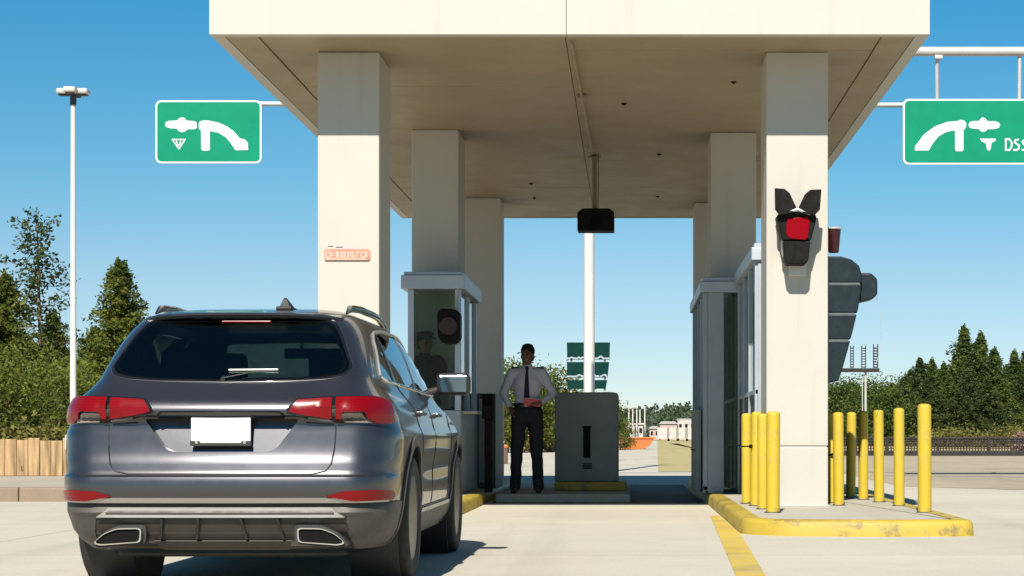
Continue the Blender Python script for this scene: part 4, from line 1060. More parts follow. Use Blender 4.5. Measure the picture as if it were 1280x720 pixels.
def grid_shell(levels, nseg, fn):
    """closed shell from level rings; nseg: samples of the five outline pieces"""
    bm = bmesh.new(); rings = []
    for z in levels:
        L = ulen(z); us = [0.0]; acc = 0
        for ln, k in zip(L, nseg):
            us += [acc+ln*(i+1)/k for i in range(k)]; acc += ln
        half = [fn(u, z) for u in us]
        left = [Vector((-p.x, p.y, p.z)) for p in half[1:-1]][::-1]
        rings.append([bm.verts.new(p) for p in half+left])
    n = len(rings[0])
    for A, B in zip(rings, rings[1:]):
        for i in range(n): bm.faces.new((A[i], A[(i+1) % n], B[(i+1) % n], B[i]))
    bm.faces.new(rings[0][::-1]); bm.faces.new(rings[-1])
    bmesh.ops.recalc_face_normals(bm, faces=bm.faces)
    return bm
def boolean(o, cutter_bms):
    for bm in cutter_bms:
        me = bpy.data.meshes.new('cut'); bmesh.ops.recalc_face_normals(bm, faces=bm.faces); bm.to_mesh(me); bm.free()
        c = bpy.data.objects.new('cut', me); COL.objects.link(c)
        md = o.modifiers.new('b', 'BOOLEAN'); md.object = c; md.operation = 'DIFFERENCE'; md.solver = 'EXACT'
        dg = bpy.context.evaluated_depsgraph_get(); dg.update()
        new = bpy.data.meshes.new_from_object(o.evaluated_get(dg)); o.modifiers.clear()
        old = o.data; o.data = new; bpy.data.meshes.remove(old); bpy.data.objects.remove(c); bpy.data.meshes.remove(me)

def build_car(loc):
    car = thing('parked_car', 'metallic grey sport utility car seen from behind, stopped at the left booth', 'car', (0, 0, 0))
    P_ = lambda name, me, mat, par=None: link(name, me, mat, par or car, local=True)
    lv = sorted(set([round(v, 4) for v in list(np.linspace(.19, .38, 9)) + [.388, .395, .41, .425, .432, .448, .462, .468, .48, .50, .52, .55, .575, .592, .598, .603, .61, .63, .655, .672, .685, .70] + list(np.linspace(.72, .88, 9)) + [.895, .90, .905, .918, .93, .948, .965, .976, .985, .992, 1.0, 1.01] + list(np.linspace(1.03, 1.38, 18)) + [1.395, 1.405, 1.418, 1.43, 1.442, 1.455, 1.465, 1.475, 1.483, 1.49, 1.495, 1.499]]))
    shell = grid_shell(lv, (14, 16, 44, 12, 8), lambda u, z: wrap(u, z))
    me = bpy.data.meshes.new('body'); shell.to_mesh(me); shell.free()
    body = P_('body', me, M['paint'])
    # cabin cavity, windows, wheel wells, number plate recess
    lc = list(np.linspace(.50, 1.40, 22))
    def cav(u, z):
        p = wrap(u, z, .0); hw = HW(z)
        x = p.x*(hw-.055)/hw; yr = YR(z)+(.05 if z > 1.0 else .16); yf = min(YF(z)-.06, 3.25 if z < 1.0 else 9)
        y = yr+(p.y-YR(z))*(yf-yr)/(YF(z)-YR(z))
        return Vector((x, y, z))
    cuts = [grid_shell(lc, (8, 8, 20, 8, 6), cav)]
    g = round_poly(sym([(0, 1.386), (.40, 1.385), (.50, 1.372), (.548, 1.31), (.60, 1.21), (.630, 1.155), (.605, 1.124), (.52, 1.104), (.36, 1.093), (0, 1.086)]), .03, 3)
    def prism(poly, f0, f1):
        m_ = MB(); m_.prism(poly, f0, f1); return m_.bm
    gc = [(x*.965, 1.24+(z-1.24)*.93) for x, z in g]
    cuts.append(prism(gc, lambda x, z: (x, -.3, z), lambda x, z: (x, .95, z)))
    sw = {'quarter': [(.70, 1.125), (.74, 1.16), (.90, 1.285), (1.02, 1.325), (1.10, 1.338), (1.085, 1.10), (.82, 1.108)],
          'rear_door': [(1.15, 1.098), (1.165, 1.344), (1.50, 1.362), (1.98, 1.362), (1.93, 1.082)],
          'front_door': [(2.00, 1.080), (2.05, 1.361), (2.22, 1.350), (2.42, 1.298), (2.75, 1.175), (2.98, 1.062)]}
    for k_, pl in sw.items():
        cuts.append(prism(pl, lambda y, z: (-1.2, y, z), lambda y, z: (-.3, y, z)))
        cuts.append(prism(pl, lambda y, z: (.3, y, z), lambda y, z: (1.2, y, z)))
    ws = round_poly(sym([(0, 1.36), (.48, 1.35), (.62, 1.08), (.58, 1.05), (0, 1.05)]), .03, 3)
    cuts.append(prism(ws, lambda x, z: (x, 2.0, z), lambda x, z: (x, 4.0, z)))
    AX = (.95, 3.63); WZ = .348; WR = .348
    for ay in AX:
        for sx in (-1, 1):
            m_ = MB(); m_.cyl((sx*.60, ay, WZ), (sx*1.3, ay, WZ), .405, n=48); cuts.append(m_.bm)
    rec = round_poly(sym([(0, .893), (.43, .893), (.31, .735), (.27, .715), (0, .715)]), .02, 3)
    m_ = MB(); n_ = len(rec)
    m_.prism(rec, lambda x, z: (x, -.2, z), lambda x, z: (x*.93, .104+.055*(x/.9)**2+.042*(z-.715)/.18, .80+(z-.80)*.93)); cuts.append(m_.bm)
    boolean(body, cuts)
    smooth_me(body.data, 32)
    # underbody
    mb = MB(); mb.box(-.62, .62, .35, 4.1, .17, .30, .03); P_('undertray', mb.mesh(), M['mattblack'])
    # tail gate details
    seam = [(-.44, .868), (-.592, .858), (-.588, .74), (-.575, .66), (-.545, .622), (-.48, .608), (.48, .608), (.545, .622), (.575, .66), (.588, .74), (.592, .858), (.44, .868)]
    P_('tailgate_seam', path_tube(seam, rear, .0005, .0042), M['mattblack'])
    glass = P_('rear_window', patch(g, rear, .002, .004, .06), M['carglass'])
    big = round_poly(sym([(0, 1.398), (.42, 1.397), (.518, 1.384), (.566, 1.315), (.618, 1.21), (.650, 1.152), (.620, 1.112), (.53, 1.091), (.36, 1.080), (0, 1.073)]), .03, 3)
    # black border of the rear window
    bmr = MB(); P_('window_border', ring_patch(big, [(x*.975, 1.24+(z-1.24)*.955) for x, z in g], rear, .0005, .002), M['trimblack'], glass)
    P_('window_trim', path_tube(big, rear, .001, .004, closed=True), M['paint'], glass)
    # spoiler over the glass
    sp = round_poly(sym([(0, 1.432), (.40, 1.430), (.50, 1.415), (.53, 1.395), (.50, 1.390), (0, 1.393)]), .01, 2)
    mb = MB()
    def spf(d): return lambda x, z: (x, rear(x*.98, min(z, 1.43)).y-d*(1-.35*(x/.5)**2), z+(.006 if d > 0 else 0))
    nx = 24; A = []; 
    for i in range(nx+1):
        x = -.545+1.09*i/nx; k = abs(x)/.545; zt = 1.436-.020*k**3; zb = zt-.026
        yb = rear(x, 1.40).y; yt = rear(x*.97, zt-.004).y
        A.append([Vector((x, yt+.06, zt+.004)), Vector((x, yb-.055+.03*k**2, zt-.012)), Vector((x, yb-.065+.03*k**2, zt-.022)), Vector((x, yb-.055+.03*k**2, zb-.008)), Vector((x, yb+.03, zb-.012))])
    R_ = [[mb.bm.verts.new(p) for p in a] for a in A]
    for a, b in zip(R_, R_[1:]):
        for j in range(5): mb.bm.faces.new((a[j], a[(j+1) % 5], b[(j+1) % 5], b[j]))
    mb.bm.faces.new(R_[0]); mb.bm.faces.new(R_[-1][::-1])
    P_('spoiler', mb.mesh(40), M['paint'])
    mb = MB(); yy = rear(0, 1.388).y; mb.box(-.105, .165, yy-.020, yy+.0, 1.372, 1.386, .004); P_('high_brake_light', mb.mesh(), M['tail'])
    # plate and garnish
    P_('plate_garnish', patch(round_poly(sym([(0, .928), (.31, .926), (.335, .905), (.33, .893), (0, .893)]), .008, 2), rear, .001, .006, .06), M['trimblack'])
    mb = MB(); mb.box(-.155, .155, .075, .090, .757, .895, .004); pl = P_('number_plate', mb.mesh(), M['plate'])
    mb = MB(); mb.xz([(-.158, .775), (-.158, .750), (.158, .750), (.158, .775), (.11, .775), (.105, .765), (-.105, .765), (-.11, .775)], .068, .082); P_('plate_bracket', mb.mesh(), M['mattblack'], pl)
    for s in (-1, 1):
        mb = MB(); mb.cyl((s*.125, .0745, .768), (s*.125, .067, .768), .008, n=12); P_('plate_screw', mb.mesh(), M['satin'], pl)
    mb = MB(); mb.box(-.13, .13, .07, .10, .899, .908, .003); P_('plate_lamp', mb.mesh(), M['boothdark'])
    # tail lamps
    for s in (1, -1):
        T = lambda pts: [(s*a, b) for a, b in pts]
        outer = [(.340, .920), (.395, .986), (.60, .996), (.86, 1.0), (1.0, .985), (1.03, .955), (1.02, .872), (.96, .860), (.62, .864), (.50, .884), (.42, .904)]
        lamp = P_('tail_light', patch(round_poly(T(outer), .02, 2), wrap, .001, .008, .05), M['trimblack'])
        rd1 = [(.605, .875), (.605, .985), (.86, .989), (.985, .975), (1.005, .95), (.995, .872), (.95, .861), (.82, .862), (.79, .900), (.765, .924), (.64, .924), (.62, .872)]
        rd2 = [(.362, .924), (.405, .974), (.585, .983), (.585, .903), (.47, .912)]
        P_('red_lens', patch(round_poly(T(rd1), .01, 2), wrap, .0092, .010, .05), M['tail'], lamp)
        P_('red_lens', patch(round_poly(T(rd2), .006, 2), wrap, .0092, .010, .05), M['tail'], lamp)
        P_('clear_lens', patch(round_poly(T([(.645, .870), (.635, .917), (.75, .917), (.775, .896), (.80, .864)]), .006, 2), wrap, .0092, .008, .05), M['clearlens'], lamp)
        P_('clear_lens', patch(round_poly(T([(.50, .887), (.46, .904), (.585, .897), (.585, .872)]), .006, 2), wrap, .0092, .007, .05), M['clearlens'], lamp)
        # reflectors, bumper trims, exhausts
        P_('reflector', patch(round_poly(T([(.56, .497), (.66, .522), (.86, .526), (1.02, .520), (1.04, .494), (1.02, .476), (.70, .476)]), .012, 3), wrap, .001, .010, .04), M['tail'])
        ex = [(.405, .262), (.400, .338), (.53, .336), (.60, .308), (.655, .258), (.62, .246)]
        ex = round_poly([(s*a, b) for a, b in ex], .022, 4)
        cx = sum(p[0] for p in ex)/len(ex); cz = sum(p[1] for p in ex)/len(ex)
        sc = lambda k, kk=None: [(cx+(a-cx)*k, cz+(b-cz)*(kk or k)) for a, b in ex]
        yb = .035
        bm = bmesh.new(); L_ = []
        for pts, y in ((sc(1.0), yb+.12), (sc(1.0), yb+.004), (sc(.985, .97), yb), (sc(.93, .84), yb), (sc(.915, .81), yb+.006), (sc(.90, .79), yb+.12)):
            L_.append([bm.verts.new((a, y, b)) for a, b in pts])
        n = len(ex)
        for A_, B_ in zip(L_, L_[1:]):
            for i in range(n): bm.faces.new((A_[i], A_[(i+1) % n], B_[(i+1) % n], B_[i]))
        bmesh.ops.recalc_face_normals(bm, faces=bm.faces); me = bpy.data.meshes.new('e'); bm.to_mesh(me); bm.free(); smooth_me(me, 50)
        e = P_('exhaust_tip', me, M['chrome'])
        mb = MB(); mb.xz(sc(.91, .80), yb+.012, yb+.125); P_('exhaust_opening', mb.mesh(), M['dark'], e)
        mb = MB(); mb.xz(sc(1.13, 1.28), yb+.03, yb+.20); P_('exhaust_surround', mb.mesh(), M['mattblack'], e)
    # lower bumper
    cl = [(-1.26, .455), (-1.10, .462), (-.72, .462), (.72, .462), (1.10, .462), (1.26, .455), (1.22, .36), (1.12, .26), (1.05, .225), (.70, .222), (.66, .38), (.60, .395), (-.60, .395), (-.66, .38), (-.70, .222), (-1.05, .225), (-1.12, .26), (-1.22, .36)]
    P_('bumper_cladding', patch(cl, wrap, .001, .006, .05), M['plastic'])
    P_('bumper_strip', patch(round_poly([(-.98, .468), (-.95, .488), (.95, .488), (.98, .468)], .006, 2), wrap, .001, .006, .05), M['satin'])
    P_('lower_strip', patch([(-.655, .397), (-.59, .427), (.59, .427), (.655, .397)], wrap, .006, .006, .05), M['satin'])
    P_('diffuser', patch([(-.70, .385), (.70, .385), (.66, .225), (-.66, .225)], rear, .0005, .002, .06), M['browntrim'])
    for i, x in enumerate((-.30, -.11, .11, .30)):
        mb = MB(); dx = .02 if x > 0 else -.02
        mb.prism([(x-.007, .380), (x+.007, .380), (x+.007+dx, .275), (x-.007+dx, .275)], lambda a, b: (a, rear(a, b).y-.030, b), lambda a, b: (a, rear(a, b).y+.02, b)); P_('diffuser_fin', mb.mesh(), M['mattblack'])
    P_('skid_plate', patch([(-.36, .272), (.36, .272), (.33, .225), (-.33, .225)], rear, .003, .008, .06), M['browntrim'])
    # wheel arch lips, sills, doors
    for s in (1, -1):
        sd_ = lambda y, z, s=s: side(y, z, s)
        for ay in AX:
            ang = np.linspace(math.radians(-14), math.radians(194), 26)
            o_ = [(ay+.455*math.cos(a), WZ+.455*math.sin(a)) for a in ang]; i_ = [(ay+.400*math.cos(a), WZ+.400*math.sin(a)) for a in ang]
            P_('wheel_arch', strip_patch(o_, i_, sd_, .001, .012), M['plastic'])
            mb = MB(); xa, xb = s*.60, s*.80
            mb.lathe([(.40, 0), (.40, .26), (.41, .26), (.41, -.01), (.40, -.01)], 40, Matrix.Translation((s*.60, ay, WZ)) @ Matrix.Rotation(s*PI/2, 4, 'Y')); P_('wheel_liner', mb.mesh(40), M['mattblack'])
        P_('sill_cladding', patch([(AX[0]+.46, .225), (AX[1]-.46, .225), (AX[1]-.44, .36), (AX[0]+.44, .36)], sd_, .001, .010, .08), M['plastic'])
        P_('sill_strip', patch([(AX[0]+.50, .362), (AX[1]-.50, .362), (AX[1]-.50, .385), (AX[0]+.50, .385)], sd_, .001, .012, .08), M['satin'])
        for pl in sw.values():
            P_('side_window', patch(pl, sd_, -.006, .004, .08), M['sideglass'])
        dlo = [(.67, 1.118), (.72, 1.17), (.89, 1.298), (1.02, 1.340), (1.15, 1.356), (1.50, 1.375), (2.0, 1.376), (2.22, 1.364), (2.43, 1.312), (2.77, 1.187), (3.03, 1.058)]
        P_('window_trim', path_tube(dlo, sd_, .003, .009), M['satin'])
        P_('belt_trim', path_tube([(.67, 1.118), (.82, 1.098), (1.10, 1.090), (2.0, 1.070), (3.03, 1.052)], sd_, .003, .009), M['chrome'])
        for p0 in ([(1.095, 1.345), (1.155, 1.350), (1.145, 1.095), (1.08, 1.10)], [(1.985, 1.368), (2.045, 1.366), (1.995, 1.078), (1.935, 1.080)]):
            P_('window_pillar', patch(p0, sd_, .0, .003, .06), M['trimblack'])
        for pth in ([(2.02, 1.07), (2.03, .80), (2.00, .40)], [(1.13, 1.09), (1.22, .95), (1.34, .74), (1.42, .52), (1.45, .40)], [(3.02, 1.05), (3.06, .85), (3.06, .62), (3.02, .40)], [(1.45, .395), (3.02, .395)]):
            P_('door_seam', path_tube(pth, sd_, .0004, .0035), M['mattblack'])
        for hy in (1.35, 2.22):
            p = side(hy+.09, .93, s); mb = MB(); mb.box(-.016, .012, -.10, .10, -.014, .014, .009, M=Matrix.Translation(p+Vector((s*.022, 0, 0))))
            for q in (-.085, .085): mb.box(-.03, 0, q-.012, q+.012, -.01, .01, .003, M=Matrix.Translation(p+Vector((s*.018, 0, 0))))
            P_('door_handle', mb.mesh(), M['paint'])
        p = side(2.90, 1.07, s)
        mb = MB(); mb.box(-.11, .11, -.075, .055, -.07, .065, .035, 4, M=Matrix.Translation(p+Vector((s*.165, -.02, .065)))); mb.tube([p+Vector((-s*.02, .02, .01)), p+Vector((s*.05, .01, .03)), p+Vector((s*.10, 0, .045))], [.03, .022, .02], 10)
        mr = P_('door_mirror', mb.mesh(50), M['mattblack'])
        mb = MB(); mb.box(-.088, .088, -.004, .004, -.052, .048, .003, M=Matrix.Translation(p+Vector((s*.165, -.096, .065)))); P_('mirror_glass', mb.mesh(), M['mirror'], mr)
        # roof rail
        pts = []
        for i in range(15):
            t = i/14; y = .86+1.55*t; lift = .035*math.sin(PI*t)**.35; xr = .565-.03*(1-t)
            zr = 1.37
            for zz in np.linspace(1.36, 1.497, 60):
                if abs(side(y, zz, 1).x) < xr: break
                zr = zz
            pts.append((s*xr, y, zr+.010+lift*1.0))
        mb = MB(); mb.tube(pts, [.006]+[.019]*13+[.006], 10); P_('roof_rail', mb.mesh(60), M['satin'] if False else M['trimblack'])
    # antenna, wiper
    mb = MB(); mb.prism([(1.02, 0), (1.20, 0), (1.19, .012), (1.09, .044), (1.06, .050), (1.045, .042)], lambda y, z: (.155-.030*(1-z*16), y, 1.478+z), lambda y, z: (.155+.030*(1-z*16), y, 1.478+z)); mb.box(.11, .20, 1.0, 1.22, 1.462, 1.482, .008)
    P_('antenna', mb.mesh(), M['mattblack'])
    mb = MB(); mb.tube([rear(-.02, 1.098)+Vector((0, -.018, 0)), rear(.12, 1.125)+Vector((0, -.022, 0)), rear(.26, 1.132)+Vector((0, -.02, 0))], [.005, .004, .003], 8); mb.cyl(rear(-.02, 1.092)+Vector((0, -.02, 0)), rear(-.02, 1.098)+Vector((0, .01, 0)), .012, n=16)
    wp = P_('wiper', mb.mesh(50), M['mattblack'])
    mb = MB(); mb.tube([rear(.0, 1.137)+Vector((0, -.012, 0)), rear(.26, 1.139)+Vector((0, -.014, 0))], .005, 6); P_('wiper_blade', mb.mesh(), M['satin'], wp)
    P_('windscreen', patch(ws, lambda x, z: front_pt(x, z), .0, .004, .08), M['windscreen'])
    # front end
    for s in (1, -1):
        def fr(a, z, s=s):
            L = ulen(z); return wrap(s*(sum(L)-abs(a)), z)
        P_('headlight', patch([(.45, .72), (.50, .80), (.80, .83), (1.05, .84), (1.02, .74)], fr, .001, .012, .06), M['clearlens'])
        P_('fog_lamp', patch([(.55, .40), (.55, .47), (.78, .47), (.78, .40)], fr, .001, .010, .06), M['clearlens'])
    def fr0(a, z):
        L = ulen(z); u = sum(L)-abs(a); return wrap(u if a >= 0 else -u, z)
    P_('grille', patch([(-.42, .55), (-.45, .80), (.45, .80), (.42, .55)], fr0, .001, .010, .06), M['trimblack'])
    mb = MB(); mb.box(-.16, .16, 4.46, 4.49, .44, .52, .004); P_('number_plate', mb.mesh(), M['plate'])
    # wheels
    def wheel(x, y, s):
        W = thing_part('wheel', car)
        Mx = Matrix.Translation((x, y, WZ)) @ Matrix.Rotation(s*PI/2, 4, 'Y')
        pr = [(.235, -.110), (.262, -.120), (.310, -.124), (.334, -.114), (.346, -.098)]
        for g0 in (-.062, -.022, .018, .058): pr += [(.348, g0-.0), (.348, g0+.002), (.340, g0+.003), (.340, g0+.009), (.348, g0+.010)]
        pr += [(.346, .098), (.334, .114), (.310, .124), (.262, .120), (.235, .110)]
        mb = MB(); mb.lathe(pr, 64, Mx); tyre = P_('wheel', mb.mesh(35), M['rubber'])
        tyre.name = 'wheel'
        mb = MB(); mb.lathe([(.236, .112), (.228, .116), (.218, .100), (.214, .02), (.214, -.10), (.236, -.112)], 48, Mx)
        for k in range(5):
            for d in (-.13, .13):
                a = k*2*PI/5+d
                Ms = Mx @ Matrix.Rotation(a, 4, 'Z')
                mb.prism([(.045, -.020), (.222, -.010), (.222, .014), (.045, .022)], lambda r, t, Ms=Ms: Ms @ Vector((r, t, .075)), lambda r, t, Ms=Ms: Ms @ Vector((r, t, .098)))
        mb.lathe([(.062, .06), (.062, .098), (.05, .106), (.001, .108)], 24, Mx)
        P_('rim', mb.mesh(35), M['alloy'], tyre)
        mb = MB(); mb.lathe([(.15, -.02), (.15, .02), (.001, .021)], 32, Mx); P_('brake_disc', mb.mesh(35), M['satin'], tyre)
        return tyre
    for ay in AX:
        for s in (1, -1): wheel(s*.785, ay, s)
    # interior
    def seat(x, y, w, name='seat', hr=True, sl=.16):
        mb = MB(); mb.box(x-w/2, x+w/2, y, y+.50, .52, .66, .05, 3)
        mb.box(-w/2, w/2, -.06, .06, 0, .50, .05, 3, M=Matrix.Translation((x, y+.02, .60)) @ Matrix.Rotation(sl, 4, 'X')); st = P_(name, mb.mesh(40), M['seat'])
        return st
    def headrest(x, y, z, par):
        mb = MB(); mb.box(x-.125, x+.125, y-.045, y+.045, z, z+.17, .045, 4)
        for d in (-.05, .05): mb.cyl((x+d, y, z-.08), (x+d, y, z+.03), .007, n=8)
        P_('headrest', mb.mesh(50), M['seat'], par)
    for x in (-.36, .36):
        st = seat(x, 2.05, .50); headrest(x, 1.92, 1.11, st)
    st = seat(0, 1.15, 1.18, 'rear_seat')
    for x in (-.42, .42): headrest(x, 1.02, 1.10, st)
    mb = MB(); mb.box(-.66, .66, 2.85, 3.2, .60, 1.02, .05); P_('dashboard', mb.mesh(40), M['seat'])
    mb = MB(); Ms = Matrix.Translation((-.36, 2.72, .93)) @ Matrix.Rotation(math.radians(65), 4, 'X')
    mb.tube([Ms @ Vector((.18*math.cos(2*PI*i/28), .18*math.sin(2*PI*i/28), 0)) for i in range(28)], .014, 8, closed=True)
    for a in (0, PI, -PI/2): mb.cyl(Ms @ Vector((0, 0, -.02)), Ms @ Vector((.17*math.cos(a), .17*math.sin(a), 0)), .014, n=8)
    P_('steering_wheel', mb.mesh(50), M['mattblack'])
    mb = MB(); mb.box(-.11, .11, 2.44, 2.47, 1.27, 1.33, .012); mb.cyl((0, 2.46, 1.32), (0, 2.50, 1.37), .01, n=8); P_('rear_view_mirror', mb.mesh(), M['mattblack'])
    for ch in list(car.children) + [g_ for c_ in car.children for g_ in c_.children]:
        for v in ch.data.vertices:
            v.co.x *= .975
            if v.co.z > 1.1: v.co.z += (v.co.z-1.1)*.10
    car.location = loc
    car.rotation_euler = (0, 0, math.radians(CAR_ROT))
    return car
CAR_ROT = 0.0
def thing_part(name, parent): return None
def front_pt(x, z):
    L = ulen(z); tot = sum(L)
    us = np.linspace(tot, L[0]+L[1]+L[2], 40); p = [wrap(u, z) for u in us]
    u = float(np.interp(abs(x), [q.x for q in p], us)); return wrap(u if x >= 0 else -u, z)
def strip_patch(outer, inner, fn, off, th):
    bm = bmesh.new(); R_ = []
    for pts in (outer, inner):
        t = []; b = []
        for a, z in pts:
            p = fn(a, z); n = nrm(fn, a, z)
            if n.dot(p-Vector((0, 2.2, .7))) < 0: n = -n
            t.append(bm.verts.new(p+n*(off+th))); b.append(bm.verts.new(p+n*off))
        R_.append((t, b))
    (ot, ob), (it, ib) = R_; n = len(ot)
    for i in range(n-1):
        for q in ((ot, it), (it, ib), (ib, ob), (ob, ot)): bm.faces.new((q[0][i], q[0][i+1], q[1][i+1], q[1][i]))
    for i in (0, n-1): bm.faces.new((ot[i], it[i], ib[i], ob[i]))
    bmesh.ops.recalc_face_normals(bm, faces=bm.faces); me = bpy.data.meshes.new('strip'); bm.to_mesh(me); bm.free(); smooth_me(me, 38); return me
def ring_patch(outer, inner, fn, off, th):
    n = min(len(outer), len(inner))
    def rs(pts, k=120):
        P = [Vector(p) for p in pts]; P.append(P[0]); d = [0]
        for a, b in zip(P, P[1:]): d.append(d[-1]+(b-a).length)
        out = []
        for i in range(k+1):
            s = d[-1]*i/k; j = max(0, min(len(P)-2, int(np.searchsorted(d, s))-1)); t = (s-d[j])/max(1e-9, d[j+1]-d[j]); out.append(tuple(P[j]+(P[j+1]-P[j])*t))
        return out
    return strip_patch(rs(outer), rs(inner), fn, off, th)
build_car((-2.075, 9.65, 0))

# ------------------------------------------------------------------ people
def blob(parts, voxel, smooth_it=3):
    """one continuous surface grown over tapered limbs and ellipsoids"""
    mb = MB()
    for p in parts:
        if p[0] == 'c':
            _, a, ra, b, rb = p; a = Vector(a); b = Vector(b)
            mb.cyl(a, b, ra, rb, 20)
            for c, r in ((a, ra), (b, rb)): bmesh.ops.create_icosphere(mb.bm, subdivisions=3, radius=r, matrix=Matrix.Translation(c))
        else:
            _, c, s = p[:3]; Rm = p[3] if len(p) > 3 else Matrix.Identity(4)
            bmesh.ops.create_icosphere(mb.bm, subdivisions=4, radius=1.0, matrix=Matrix.Translation(c) @ Rm @ Matrix.Diagonal((*s, 1)))
    me = mb.mesh(); o = bpy.data.objects.new('tmp', me); COL.objects.link(o)
    m = o.modifiers.new('r', 'REMESH'); m.mode = 'VOXEL'; m.voxel_size = voxel; m.use_smooth_shade = True
    s = o.modifiers.new('s', 'SMOOTH'); s.factor = .5; s.iterations = smooth_it
    dg = bpy.context.evaluated_depsgraph_get(); dg.update()
    new = bpy.data.meshes.new_from_object(o.evaluated_get(dg)); bpy.data.objects.remove(o); bpy.data.meshes.remove(me)
    new.shade_smooth(); return new

def folds(me, amp=.005, f=26):
    """cloth creases, stronger across the limb than along it"""
    n = len(me.vertices); co = np.empty(n*3); me.vertices.foreach_get('co', co); co = co.reshape(-1, 3)
    nn = np.empty(n*3); me.vertices.foreach_get('normal', nn); nn = nn.reshape(-1, 3)
    d = np.sin(co[:, 2]*f+3*np.sin(co[:, 0]*9+co[:, 1]*7))*np.sin(co[:, 0]*17+co[:, 2]*6+1.3)+.5*np.sin(co[:, 2]*f*2.1+co[:, 0]*23)
    co += nn*(d*amp)[:, None]; me.vertices.foreach_set('co', co.reshape(-1)); me.update(); return me

def hand(wrist, direc, palm_n, curl, side_sign, L=.18):
    """palm, four unequal curled fingers and a thumb leaving the side of the palm"""
    w = Vector(wrist); d = Vector(direc).normalized(); n = Vector(palm_n).normalized(); s = d.cross(n).normalized()*side_sign
    n = s.cross(d).normalized()*side_sign
    P = [('c', w, .026, w+d*.03, .028)]
    for k in range(4):
        o = (k-1.5)*.0205
        base = w+d*.085+s*o
        P.append(('c', w+d*.03+s*o*.75, .016, base, .0125))
        ln = (.036, .042, .039, .030)[k]; ang = 0.0; p = base; r = .0100
        for j in range(3):
            ang += curl*(.55, .9, .7)[j]
            q = p + (d*math.cos(ang)+n*math.sin(ang))*ln*(1, .72, .55)[j]
            P.append(('c', p, r, q, r*.9)); p = q; r *= .92
    t0 = w+d*.030-s*.030; t1 = t0+(d*.6-s*.8+n*.3).normalized()*.036; t2 = t1+(d*.85-s*.25+n*.45).normalized()*.028
    P += [('c', w+d*.015-s*.012, .018, t0, .0145), ('c', t0, .0135, t1, .0115), ('c', t1, .011, t2, .0095)]
    return P

